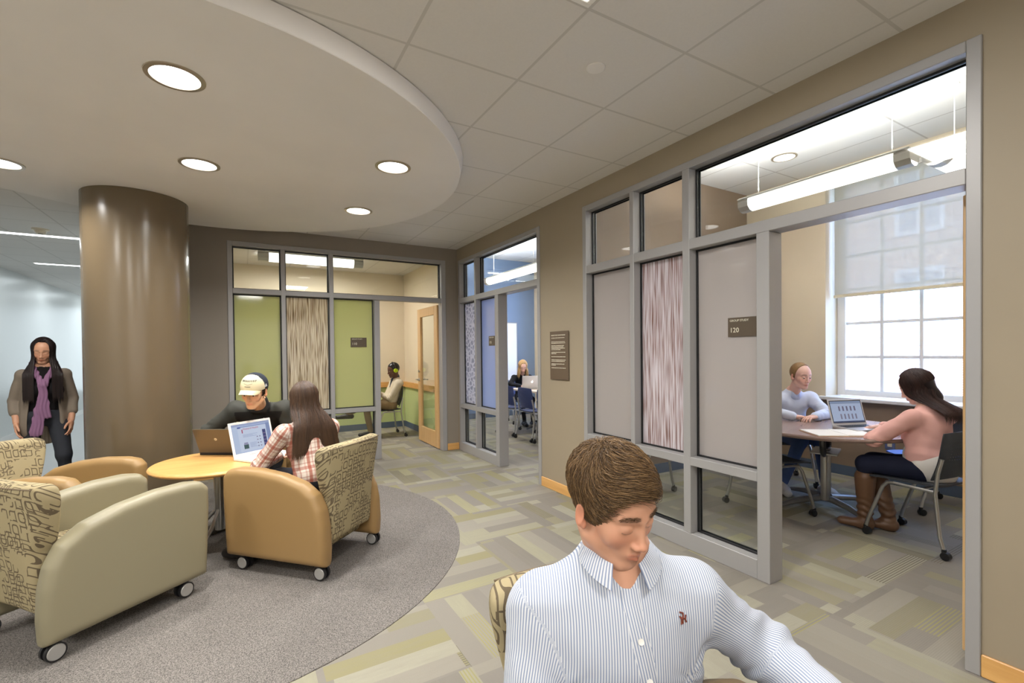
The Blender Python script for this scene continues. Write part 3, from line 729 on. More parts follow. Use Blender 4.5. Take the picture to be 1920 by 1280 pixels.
# ================= LOUNGE ARMCHAIRS =================
def m_vinyl(name,c):
    t=NT(name); c=srgb(c); t.P(Base_Color=c,Roughness=.42); t.b.inputs['Specular IOR Level'].default_value=.45; t.bump(t.noise(t.obj(),900,2),.08,.0006); return t.m
V_TAN=m_vinyl('tan_vinyl',(154,123,79)); V_CREAM=m_vinyl('cream_vinyl',(142,134,109)); V_BROWN=m_vinyl('brown_vinyl',(128,108,80))
def m_fabric(name,base,line,u=0,v=2):
    t=NT(name); s=t.sep(t.obj()); x=s[0]; z=s[2]; y=s[1]
    vv=t.math('ADD',z,t.math('MULTIPLY',y,.75))
    def layer(sc,off,wd,asp):
        U=t.math('ADD',t.math('DIVIDE',x,sc),off); V=t.math('ADD',t.math('DIVIDE',vv,sc*asp),off*.7)
        iu=t.math('FLOOR',U);iv=t.math('FLOOR',V);fu=t.math('SUBTRACT',U,iu);fv=t.math('SUBTRACT',V,iv)
        cb=t.n('ShaderNodeCombineXYZ');t.set(cb,0,iu);t.set(cb,1,iv);q=t.n('ShaderNodeTexWhiteNoise');q.noise_dimensions='3D';t.L.new(cb.outputs[0],q.inputs['Vector'])
        fl=t.math('GREATER_THAN',q.outputs['Value'],.5)
        fu2=t.math('ADD',t.math('MULTIPLY',fl,t.math('SUBTRACT',1.0,fu)),t.math('MULTIPLY',t.math('SUBTRACT',1.0,fl),fu))
        def ln(a,b):
            # superellipse distance gives squared-off loops
            return t.math('POWER',t.math('ADD',t.math('POWER',t.math('ABSOLUTE',a),3.4),t.math('POWER',t.math('ABSOLUTE',b),3.4)),1/3.4)
        d1=t.math('ABSOLUTE',t.math('SUBTRACT',ln(fu2,fv),.5)); d2=t.math('ABSOLUTE',t.math('SUBTRACT',ln(t.math('SUBTRACT',1.0,fu2),t.math('SUBTRACT',1.0,fv)),.5))
        d=t.math('MINIMUM',d1,d2)
        return t.math('LESS_THAN',t.math('ABSOLUTE',t.math('SUBTRACT',d,.17)),wd)
    g=t.math('MAXIMUM',t.math('MULTIPLY',layer(.044,.3,.055,1.35),t.math('GREATER_THAN',t.noise(t.obj(),9,1),.44)),t.math('MULTIPLY',layer(.062,.77,.042,.8),t.math('GREATER_THAN',t.noise(t.obj(),7,1),.52)))
    nz=t.noise(t.obj(),600,2,.7)
    c=t.mix(g,srgb(base),srgb(line)); c=t.mix(t.math('MULTIPLY',nz,.3),c,tuple(q*.6 for q in srgb(base)))
    t.P(Base_Color=c,Roughness=.9); t.bump(nz,.25,.002); t.b.inputs['Specular IOR Level'].default_value=.2
    return t.m
M_FAB=m_fabric('looped_line_fabric',(168,154,120),(92,80,64))
def poly_sdf(pts):
    pts=np.array(pts,float)
    def f(u,v):
        d=np.full(u.shape,1e9); s=np.ones(u.shape)
        for i in range(len(pts)):
            a=pts[i-1];b=pts[i]; ex,ey=b-a; wx=u-a[0];wy=v-a[1]
            t=np.clip((wx*ex+wy*ey)/(ex*ex+ey*ey),0,1); d=np.minimum(d,(wx-ex*t)**2+(wy-ey*t)**2)
            c1=v>=a[1];c2=v<b[1];c3=ex*wy>ey*wx
            fl=(c1&c2&c3)|((~c1)&(~c2)&(~c3)); s=np.where(fl,-s,s)
        return s*np.sqrt(d)
    return f
def spl(pts,n=8,closed=True):
    P=[np.array(p,float) for p in pts]; out=[];N=len(P)
    for i in range(N if closed else N-1):
        p0,p1,p2,p3=(P[(i-1)%N],P[i],P[(i+1)%N],P[(i+2)%N]) if closed else (P[max(i-1,0)],P[i],P[i+1],P[min(i+2,N-1)])
        for k in range(n):
            t=k/n; out.append(.5*((2*p1)+(-p0+p2)*t+(2*p0-5*p1+4*p2-p3)*t*t+(-p0+3*p1-3*p2+p3)*t**3))
    if not closed: out.append(P[-1])
    return out
_arm=[(-.345,.085),(-.352,.20),(-.345,.34),(-.325,.44),(-.28,.53),(-.18,.60),(-.02,.645),(.16,.668),(.32,.668),(.40,.652),(.44,.61),(.442,.5),(.43,.25),(.42,.09)]
_armp=_arm
def arm_mesh():
    pf=poly_sdf(_armp); xc,hx,rr=.278,.058,.045
    lo=np.array((xc-.08,-.38,.06));hi=np.array((xc+.08,.47,.70)); h=.009
    n=np.ceil((hi-lo)/h).astype(int)+1; ax=[lo[i]+h*np.arange(n[i]) for i in range(3)]
    g=np.meshgrid(*ax,indexing='ij'); d2=pf(g[1][0],g[2][0])[None]+rr
    # the arm pinches slightly toward the floor
    dx=np.abs(g[0]-xc)-hx+rr
    d=np.sqrt(np.maximum(d2,0)**2+np.maximum(dx,0)**2)+np.minimum(np.maximum(d2,dx),0)-rr
    P,F=surfnets(d.astype(np.float32),lo,h); return relax(P,F,2,.5),F
def back_mesh():
    lo=np.array((-.34,-.50,.15));hi=np.array((.34,-.10,.88));h=.009
    n=np.ceil((hi-lo)/h).astype(int)+1; ax=[lo[i]+h*np.arange(n[i]) for i in range(3)]
    x,y,z=np.meshgrid(*ax,indexing='ij')
    t=(z-.19)/.64; hx=.224+.072*np.clip((z-.50)/.25,0,1)**.8
    yc=-.265-.10*np.clip(t,0,1.2)+.055*(x/.29)**2*np.clip(t*1.4,0,1)   # leans back, wraps forward at the sides
    ht=.060-.010*t
    q=np.stack([np.abs(x)-hx+.035,np.abs(y-yc)-ht+.035,np.abs(z-.505-.012*np.cos(x*5))-.315+.035],-1)
    d=np.linalg.norm(np.maximum(q,0),axis=-1)+np.minimum(q.max(-1),0)-.035
    P,F=surfnets(d.astype(np.float32),lo,h); return relax(P,F,2,.5),F
ARM=arm_mesh(); BACK=back_mesh(); SEAT=sdf([rbox((0,.085,.375),(.222,.325,.075),.045)],.01,.01)
PIPE=[]  # welt along the top rear edge of the back
def caster_parts(parent,x,y,r=.042,wc=None,face=0):
    m=MB(); c=r+.004
    m.tube([(x,y,c*1.3),(x,y,.105)],.012,8); m.bbox(x-.014,x+.014,y-.02,y+.03,c*1.15,c*1.6,.004)
    k=m.build('caster',M_DARK,parent,smooth=40)
    w=MB(); 
    for s in(-1,1): w.tube([(x+s*.010,y,c),(x+s*.026,y,c)],r,24)
    w.build('wheel',M_DARK,k,smooth=40)
    w=MB()
    for s in(-1,1): w.tube([(x+s*.0255,y,c),(x+s*.030,y,c)],[r*.86,r*.78],24)
    w.build('wheel_cap',mat('grey_wheel_cap',(170,168,164),.35,.2),k,smooth=40)
def armchair(loc,rz,label,vinyl,lowres=False,group='lounge armchairs'):
    r=thing('lounge_armchair',label,'armchair',loc,rz,group)
    P,F=ARM; npmesh('armrest',P,F,vinyl,r); P2=P.copy();P2[:,0]*=-1; npmesh('armrest',P2,F[:,::-1],vinyl,r)
    npmesh('backrest',*BACK,M_FAB,r); npmesh('seat_cushion',*SEAT,M_FAB,r)
    m=MB(); m.bbox(-.222,.222,-.24,.40,.13,.31,.02); m.build('seat_base',M_FAB,r,bevel=None)
    m=MB(); pts=[]
    for i in range(25):
        x=-.275+.55*i/24; t=(.815-.19)/.64; pts.append((x,-.265-.10*t+.055*(x/.29)**2-.048,.806+.012*math.cos(x*5)))
    m.tube(pts,.0035,6); m.build('piping',mat('piping',(120,104,84),.8),r,smooth=60)
    for x in(-.283,.283):
        for y in(-.30,.30): caster_parts(r,x,y)
    return r
def from_rear(rm,f):   # rear caster midpoint + facing -> centre
    return (rm[0]+.3*f[0],rm[1]+.3*f[1],.004)
def head2rz(f): return math.atan2(f[1],f[0])-PI/2
fA=(.774,.633); fB=(-.69,.724); fD=(-.5,-.866)
# A: right side casters measured -> shift to centre line
A_rm=(-.78-.283*.633*1.0,2.929+.283*.774); armchair(from_rear(A_rm,fA),head2rz(fA),'cream vinyl armchair with its back to the camera at the left edge',V_CREAM)
armchair(from_rear((.615,3.304),fB),head2rz(fB),'tan vinyl armchair in which the plaid shirted person sits',V_TAN)
fC=(.86,-.1); l=math.hypot(*fC); fC=(.97,.24)
armchair((-1.154,4.29,.004),head2rz((.89,-.46)),'tan vinyl armchair between the cream armchair and the column',V_TAN)
armchair((.70,.65,.002),R(-110-90),'brown armchair holding the man in the striped shirt',V_BROWN)
armchair((.26,5.06,.004),head2rz((-.53,-.85)),'tan armchair beyond the round table under the man in the cap',V_TAN)

# ================= TABLES =================
M_LAM=m_wood('walnut_grey_laminate',(140,118,110),(152,130,120),0,.22)
def table_top(R_,th,z,mt,parent,sx=1,sy=1):
    m=MB(); e=.012; m.lathe([(0,z-th),(R_-e*1.6,z-th),(R_-.002,z-th*.62),(R_,z-th*.4),(R_-.004,z-.006),(R_-e,z),(0,z)],96,None,sx,sy); return m.build('tabletop',mt,parent,smooth=35)
r=thing('round_lounge_table','low round maple table between the armchairs, two laptops on it','table',(-.16,4.14,.004))
table_top(.435,.034,.616,M_WOODX,r)
MB().tube([(0,0,.10),(0,0,.58)],.036,24).build('post',M_STEEL,r,smooth=40)
for k in range(4):
    a=R(45+90*k+20); c,s=math.cos(a),math.sin(a)
    g=MB().tube([(c*.03,s*.03,.25),(c*.13,s*.13,.14),(c*.25,s*.25,.075)],[.013,.014,.012],10).build('leg',M_STEEL,r,smooth=50)
    w=MB(); w.tube([(c*.25-s*.012,s*.25+c*.012,.034),(c*.25+s*.012,s*.25-c*.012,.034)],.032,18); w.tube([(c*.25,s*.25,.05),(c*.25,s*.25,.08)],.008,8); w.build('caster',M_DARK,g,smooth=40)
def study_table(loc,rz,label,RX,RY,Z=.73,top=None):
    r=thing('study_table',label,'table',loc,rz); table_top(1.0,.03,Z,top or M_LAM,r,RX,RY) if False else None
    m=MB(); th=.03
    pf=[(0,Z-th),(.985,Z-th),(1.0,Z-th*.6),(1.0,Z-th*.3),(.99,Z),(0,Z)]; m.lathe(pf,96,None,RX,RY); m.build('tabletop',top or M_LAM,r,smooth=35)
    for s in(-1,1):
        c=MB()
        c.tube([(s*.055,0,.09),(s*.055,0,.52)],.034,18); c.build('column',M_STEEL,r,smooth=40)
        a=MB(); a.tube([(s*.03,0,.50),(s*.13,0,.50),(s*.19,0,.53),(s*.21,0,.60),(s*.21,0,Z-th)],.024,12); a.build('top_bracket',mat('dark_steel',(96,96,98),.3,.8),r,smooth=50)
    MB().tube([(0,0,.08),(0,0,.5)],.028,18).build('column',M_CHROME,r,smooth=40)
    MB().bbox(-.16,.16,-.1,.1,.5,.515).build('bracket_plate',M_STEEL,r)
    for k in range(4):
        a=R(45+90*k); c,s=math.cos(a),math.sin(a)
        MB().tube([(c*.05,s*.05,.10),(c*.25,s*.25,.085),(c*.5,s*.5,.035)],[.032,.028,.018],10,flat=.7).build('foot',mat('grey_cast_foot',(120,118,116),.35,.4),r,smooth=50)
    return r
study_table((4.45,2.18,0),R(20),'round grey brown laminate study table in room 120',.66,.66)
# table in the middle room, rounded rectangle
def long_table():
    r=thing('meeting_table','long light table with rounded corners in the middle study room','table',(4.75,6.45,0))
    hx,hy,c=.45,1.12,.12; poly=[]
    for (sx,sy,a0) in ((1,1,0),(-1,1,90),(-1,-1,180),(1,-1,270)):
        for k in range(7): a=R(a0+15*k); poly.append((sx*(hx-c)+c*math.cos(a),sy*(hy-c)+c*math.sin(a)))
    MB().prism(poly,.705,.735).build('tabletop',mat('light_laminate',(214,198,176),.35),r,bevel=.004)
    for yy in(-.65,.65):
        MB().tube([(0,yy,.06),(0,yy,.705)],.04,18).build('column',M_STEEL,r,smooth=40)
        MB().tube([(-.36,yy,.035),(-.2,yy,.07),(0,yy,.085),(.2,yy,.07),(.36,yy,.035)],[.018,.026,.03,.026,.018],10,flat=.8).build('foot',mat('grey_cast_foot',(120,118,116),.35,.4),r,smooth=50)
    return r
long_table()
# ================= STUDY CHAIRS =================
def m_perf(name,c):
    t=NT(name); s=t.sep(t.obj()); x,z=s[0],s[2]
    fx=t.math('SUBTRACT',t.math('FRACT',t.math('DIVIDE',t.math('ADD',x,1.0),.02)),.5); fz=t.math('SUBTRACT',t.math('FRACT',t.math('DIVIDE',z,.02)),.5)
    d=t.math('SQRT',t.math('ADD',t.math('MULTIPLY',fx,fx),t.math('MULTIPLY',fz,fz)))
    inr=t.math('MULTIPLY',t.math('LESS_THAN',d,.2),t.math('MULTIPLY',t.math('GREATER_THAN',z,.64),t.math('LESS_THAN',t.math('ABSOLUTE',x),.15)))
    inr=t.math('MULTIPLY',inr,t.math('LESS_THAN',z,.79))
    t.P(Base_Color=srgb(c),Roughness=.5); tr=t.n('ShaderNodeBsdfTransparent'); mx=t.n('ShaderNodeMixShader'); t.L.new(inr,mx.inputs[0]); t.L.new(t.b.outputs[0],mx.inputs[1]); t.L.new(tr.outputs[0],mx.inputs[2]); t.L.new(mx.outputs[0],t.out.inputs[0]); return t.m
M_NAVY=m_perf('navy_shell',(52,68,120)); M_CHAR=m_perf('charcoal_shell',(48,52,58)); M_BLUES=mat('blue_seat',(92,120,196),.6); M_CHARS=mat('charcoal_seat',(44,48,54),.6)
def shell(fn,nu,nv,th,name,mt,parent):
    """two sided shell from fn(u,v)->point, thickness th along normal"""
    P=np.array([[fn(u/(nu-1),v/(nv-1)) for v in range(nv)] for u in range(nu)])
    du=np.gradient(P,axis=0);dv=np.gradient(P,axis=1);N=np.cross(du,dv);N/=np.linalg.norm(N,axis=-1,keepdims=True)+1e-9
    A=(P+N*th/2).reshape(-1,3);B_=(P-N*th/2).reshape(-1,3); V=np.concatenate([A,B_]);o=nu*nv;F=[]
    for i in range(nu-1):
        for j in range(nv-1):
            a=i*nv+j; F.append((a,a+nv,a+nv+1,a+1)); F.append((o+a,o+a+1,o+a+nv+1,o+a+nv))
    for i in range(nu-1):
        for j in(0,nv-1): a=i*nv+j; F.append((a,a+nv,o+a+nv,o+a))
    for j in range(nv-1):
        for i in(0,nu-1): a=i*nv+j; F.append((a,a+1,o+a+1,o+a))
    m=MB(); m.add(V.tolist(),F); return m.build(name,mt,parent,smooth=50)
def study_chair(loc,rz,label,back=None,seat=None,group='nesting study chairs'):
    r=thing('study_chair',label,'chair',loc,rz,group)
    def bk(u,v):
        z=.50+.33*v; w=.225*(1-.30*max(0,v-.55)**2*2.2)*(1-.12*(1-v)**2); x=(2*u-1)
        return (x*w,-.205-.07*v+.05*x*x-.02*math.sin(PI*v),z+.015*(1-x*x))
    shell(bk,17,13,.009,'backrest',back or M_CHAR,r)
    def st(u,v):
        x=(2*u-1); y=-.20+.42*v; w=.215-.02*(1-v); return (x*w,y,.445+.012*x*x-.02*max(0,v-.75)**2*16*.4+.012*(1-v)**3)
    shell(st,17,13,.014,'seat',seat or M_CHARS,r)
    for s in(-1,1):
        fl=MB().tube([(s*.225,.24,.055),(s*.222,.225,.12),(s*.215,.13,.39),(s*.212,.10,.428),(s*.212,.06,.432)],.0125,10).build('leg',M_STEEL,r,smooth=60)
        rl=MB().tube([(s*.245,-.25,.055),(s*.24,-.225,.14),(s*.222,-.19,.42),(s*.222,-.205,.56),(s*.215,-.225,.66)],.0125,10).build('leg',M_STEEL,r,smooth=60)
        for lg,(x,y) in ((fl,(s*.225,.24)),(rl,(s*.245,-.25))):
            w=MB(); w.tube([(x-.018,y-.01,.027),(x+.018,y-.01,.027)],.026,16); w.tube([(x,y,.03),(x,y,.07)],.014,10); w.build('caster',M_DARK,lg,smooth=40)
        MB().tube([(s*.212,.07,.432),(s*.220,-.19,.428)],.011,8).build('side_rail',M_STEEL,r,smooth=60)
    MB().tube([(-.21,-.1,.425),(.21,-.1,.425)],.009,8).build('cross_rail',M_STEEL,r,smooth=60)
    return r
ch0=study_chair((4.29,1.46,0),R(-7),'charcoal study chair under the person in the pink sweater')
dup(ch0,(4.007,2.42,0),R(-20-90),'charcoal study chair at the left of the round table, empty','nesting study chairs')
dup(ch0,(3.42,3.42,0),R(100),'charcoal study chair by the dividing wall behind the frosted panels','nesting study chairs')
dup(ch0,(4.97,2.86,0),R(-128-90),'charcoal study chair under the man in the blue shirt','nesting study chairs')
study_chair((5.25,1.72,0),R(145-90),'study chair with a bright blue seat beyond the round table',M_CHAR,M_BLUES)
cn=study_chair((4.12,6.35,0),R(-90),'navy study chair nearest the doorway of the middle study room',M_NAVY,mat('navy_seat',(40,50,86),.6))
dup(cn,(4.12,6.98,0),R(-84),'navy study chair second from the doorway in the middle room','nesting study chairs')
dup(cn,(4.12,5.78,0),R(-90),'navy study chair partly hidden by the door post','nesting study chairs')
dup(cn,(4.84,7.98,0),R(160),'navy study chair under the blonde person','nesting study chairs')
study_chair((2.12,7.98,0),R(90),'study chair under the person with green headphones',M_CHAR,M_CHARS)

# ================= LAPTOPS, PAPERS =================
def laptop(loc,rz,label,W,D,LH,lid_deg,body,lidback,bez,group=None):
    """hinge centre at origin, keyboard toward +y, lid leans to -y"""
    r=thing('laptop',label,'laptop',loc,rz)
    MB().bbox(-W/2,W/2,0,D,0,.020,.004).build('base',body,r)
    kb=MB()
    for i in range(5):
        for k in range(14): kb.bbox(-W/2+.02+k*(W-.04)/14,-W/2+.02+(k+.88)*(W-.04)/14,.02+i*.021,.02+i*.021+.018,.0202,.0225,.001)
    kb.build('keyboard',bez if bez else M_DARK,r)
    MB().box(-.045,.045,D-.075,D-.02,.0201,.0206).build('trackpad',lidback,r)
    a=R(lid_deg-90)  # lean beyond vertical
    M=Matrix.Translation((0,.004,.020))@Matrix.Rotation(a,4,'X')
    L=MB().bbox(-W/2,W/2,-.004,.004,0,LH,.003,M).build('lid',lidback,r)
    s=MB().box(-W/2+.012,W/2-.012,.0042,.0046,.018,LH-.012,M).build('screen_bezel',bez,r)
    return r,M
M_ALU=mat('silver_aluminium',(206,206,208),.3,.5); M_WPL=mat('white_plastic',(226,224,220),.3); M_HPB=mat('grey_brown_lid',(104,96,82),.35,.5)
def glow(name,c,s):
    if name in MATS: return MATS[name]
    t=NT(name); t.P(Base_Color=(.01,.01,.012),Emission_Color=(*c,1),Emission_Strength=s,Roughness=.25); MATS[name]=t.m; return t.m
def screen_on(r,M,W,LH,content,x0=None,base=(.55,.68,1.0),s=1.0,mar=.018):
    """content: list of (u0,u1,v0,v1,(r,g,b)) in 0..1 from top left; seen from +y so u runs toward -x"""
    w0,w1,h0,h1=-W/2+mar,W/2-mar,.022,LH-mar
    def q(m,u0,u1,v0,v1,o): m.box(w1-(w1-w0)*u1,w1-(w1-w0)*u0,.0046+o,.0048+o,h1-(h1-h0)*v1,h1-(h1-h0)*v0,M)
    m=MB(); q(m,0,1,0,1,0); m.build('screen',glow('screen_glow_%s'%str(base),base,s*.40),r)
    g={}
    for i,(u0,u1,v0,v1,c) in enumerate(content): g.setdefault(c,MB()); q(g[c],u0,u1,v0,v1,.0003+.00004*i)
    for c,m in g.items(): m.build('page_content',glow('page_%s'%str(c),c,.40),r)
r,M=laptop((.076,4.16,.621),head2rz((.59,-.807)),'white laptop showing a web page, in front of the plaid shirted person',.36,.27,.262,104,M_WPL,M_WPL,M_WPL)
cont=[(0,1,0,.075,(.42,.5,.75)),(.14,.9,.10,.97,(.70,.80,1.0)),(.14,.9,.10,.125,(.25,.32,.6)),(.14,.22,.10,.15,(.08,.12,.4)),(.24,.265,.20,.33,(.5,.04,.12)),(.89,.99,.08,.97,(.28,.36,.62)),(.77,.86,.30,.93,(.06,.07,.22)),
 (.24,.36,.72,.88,(.05,.12,.12)),(.25,.35,.66,.74,(.35,.36,.55)),(.0,.14,.09,1,(.60,.72,.95))]
rnd=random.Random(2)
for k in range(16): v=.38+.018*k+(.2 if k>5 else 0); cont.append((.25 if k<6 else .40,.5+.14*rnd.random(),v,v+.007,(.40,.48,.72)))
for i in range(2):
    for j in range(4): cont.append((.60+i*.07,.63+i*.07,.50+j*.11,.54+j*.11,(.30,.26,.4)))
for j in range(4): cont.append((.775,.85,.42+j*.12,.45+j*.12,(.25,.2,.35)))
screen_on(r,M,.36,.262,cont)
textmesh('page_heading','Howard Health',.021,glow('page_red',(.62,.05,.12),.4),r,M@Matrix(((-1,0,0,.072),(0,0,1,.0056),(0,1,0,.195),(0,0,0,1))),.0001)
r,M=laptop((-.165,4.345,.621),head2rz((.543,.84)),'grey brown laptop seen from its lid side on the maple table',.33,.24,.215,112,M_DARK,M_HPB,M_DARK)
m=MB(); m.lathe([(0,0),(.011,0),(.011,.001),(0,.001)],24,M@Matrix(((1,0,0,0),(0,0,-1,-.0042),(0,1,0,.125),(0,0,0,1)))); lg=m.build('logo',mat('logo_silver',(224,216,190),.3,.3),r)
textmesh('logo_letters','hp',.014,M_DARK,r,M@Matrix(((1,0,0,-.0075),(0,0,-1,-.0053),(0,1,0,.1205),(0,0,0,1))),.0001)
MB().bbox(-.165,.165,.0,.012,.0,.028,.003).build('battery',M_DARK,r)
r,M=laptop((4.53,2.03,.731),head2rz((-.35,-.93)),'silver laptop with rows of small pictures on screen, on the round study table',.34,.24,.225,106,M_ALU,M_ALU,M_DARK)
cont=[(0,1,0,.12,(.25,.32,.48)),(0,1,.12,.15,(.45,.55,.72)),(0,1,.93,1,(.06,.08,.16))]
for i in range(5):
    cont.append((.24+i*.125,.24+i*.125+.05,.24,.46,(.16,.14,.22))); cont.append((.26+i*.12,.26+i*.12+.045,.60,.84,(.22,.2,.28)))
screen_on(r,M,.34,.225,cont,base=(.50,.60,.82),s=.9)
r,M=laptop((4.52,7.12,.736),head2rz((.40,.916)),'silver laptop with glowing round logo in front of the blonde person',.36,.25,.235,108,M_ALU,M_ALU,M_DARK)
m=MB(); m.lathe([(0,0),(.016,0),(.016,.001),(0,.001)],24,M@Matrix(((1,0,0,0),(0,0,-1,-.0042),(0,1,0,.12),(0,0,0,1)))); m.build('glowing_logo',emis('logo_glow',(1,1,1),2),r)
m=MB(); m.lathe([(0,0),(.005,0),(.005,.001),(0,.001)],12,M@Matrix(((1,0,0,.004),(0,0,-1,-.0042),(0,1,0,.142),(0,0,0,1)))); m.build('glowing_leaf',emis('logo_glow',(1,1,1),2),r)
screen_on(r,M,.36,.235,[])
r=thing('notebook','open white notebook lying on the round study table','notebook',(4.12,1.93,.731),R(-35))
MB().bbox(-.22,0,-.14,.14,0,.010,.002).build('page_block',mat('paper_white',(240,238,232),.7),r); MB().bbox(.001,.22,-.14,.14,0,.012,.002).build('page_block',mat('paper_white',(240,238,232),.7),r)
MB().bbox(-.225,.225,-.145,.145,-.0,.002,.0005).build('cover',mat('kraft_cover',(196,140,96),.6),r)
r=thing('paper_sheet','loose white paper on the light table in the middle room','paper',(4.46,6.15,.736),R(12)); MB().box(-.105,.105,-.15,.15,0,.002).build('sheet',mat('paper_white',(240,238,232),.7),r)
# ================= PEOPLE =================
V3=lambda *a: np.array(a,float)
def basis(heading,pitch=0,roll=0):
    """columns: right, forward, up. heading deg in the xy plane; pitch>0 looks down; roll>0 tips toward the person's right"""
    h=R(heading); f=V3(math.cos(h),math.sin(h),0); r=V3(math.sin(h),-math.cos(h),0); u=V3(0,0,1)
    p=R(pitch); f2=f*math.cos(p)-u*math.sin(p); u2=u*math.cos(p)+f*math.sin(p)
    q=R(roll); u3=u2*math.cos(q)+r*math.sin(q); r3=r*math.cos(q)-u2*math.sin(q)
    return np.stack([r3,f2,u3],1)
def ik(a,b,l1,l2,pole):
    a=V3(*a);b=V3(*b);d=b-a;L=np.linalg.norm(d);L2=min(L,(l1+l2)*.999);x=(l1*l1-l2*l2+L2*L2)/(2*L2);h=math.sqrt(max(l1*l1-x*x,0));n=d/L
    p=V3(*pole);p=p-n*(p@n);p/=np.linalg.norm(p)+1e-9
    return a+n*x+p*h
def m_skin(name,c):
    t=NT(name); c=srgb(c); a=t.attr('mask'); s=t.sep(a.outputs['Vector'])
    lip=tuple(x*y for x,y in zip(c,(.84,.55,.52))); dk=tuple(x*.30 for x in c); bl=tuple(min(1,x*y) for x,y in zip(c,(1.05,.72,.66)))
    k=t.mix(s[2],c,bl); k=t.mix(s[0],k,lip); k=t.mix(s[1],k,dk)
    nz=t.noise(t.obj(),45,3); k=t.mix(t.math('MULTIPLY',nz,.16),k,tuple(x*.8 for x in c))
    t.P(Base_Color=k,Roughness=.48); t.b.inputs['Subsurface Weight'].default_value=.06; t.b.inputs['Subsurface Radius'].default_value=(.012,.005,.003); t.b.inputs['Subsurface Scale'].default_value=.6
    t.bump(t.noise(t.obj(),700,2),.10,.0006); return t.m
def m_hair(name,c1,c2,rough=.42):
    t=NT(name); a=t.attr('tone'); t.P(Base_Color=t.ramp(a.outputs['Fac'],[(0,srgb(c1)),(1,srgb(c2))]),Roughness=rough); t.b.inputs['Specular IOR Level'].default_value=.35; return t.m
def m_cloth(name,c,rough=.85,bump=.3,c2=None,sc=900):
    t=NT(name); c=srgb(c); nz=t.noise(t.obj(),14,3); nf=t.noise(t.obj(),sc,2)
    k=t.mix(t.math('MULTIPLY',nz,.35),c,srgb(c2) if c2 else tuple(x*.75 for x in c)); t.P(Base_Color=k,Roughness=rough); t.bump(nf,bump,.0015); t.b.inputs['Specular IOR Level'].default_value=.25; return t.m
def m_stripe(name,base,line,pitch,wd=.42):
    t=NT(name); a=t.attr('cu'); s=t.sep(a.outputs['Vector']); f=t.math('FRACT',t.math('DIVIDE',s[0],pitch))
    d=t.math('ABSOLUTE',t.math('SUBTRACT',f,.5)); g=t.ramp(d,[(wd*.5-.05,(1,1,1)),(wd*.5+.05,(0,0,0))])
    t.P(Base_Color=t.mix(g,srgb(base),srgb(line)),Roughness=.8); t.bump(t.noise(t.obj(),1200,2),.2,.0008); t.b.inputs['Specular IOR Level'].default_value=.25; return t.m
def m_plaid(name):
    t=NT(name); a=t.attr('cu'); s=t.sep(a.outputs['Vector'])
    def band(v,p):
        f=t.math('FRACT',t.math('DIVIDE',v,p)); return t.ramp(f,[(0,(.05,)*3),(.10,(.05,)*3),(.14,(.8,)*3),(.34,(.8,)*3),(.38,(.1,)*3),(.52,(.1,)*3),(.54,(.55,)*3),(.60,(.55,)*3),(.62,(0,)*3),(.86,(0,)*3),(.9,(.35,)*3)])
    b1,b2=band(s[0],.075),band(s[1],.09)
    k=t.mix(b1,srgb((218,206,194)),srgb((158,80,56))); k=t.mix(t.math('MULTIPLY',b2,.8),k,srgb((142,62,42)))
    t.P(Base_Color=k,Roughness=.85); t.bump(t.noise(t.obj(),900,2),.2,.001); return t.m
HEADP=None
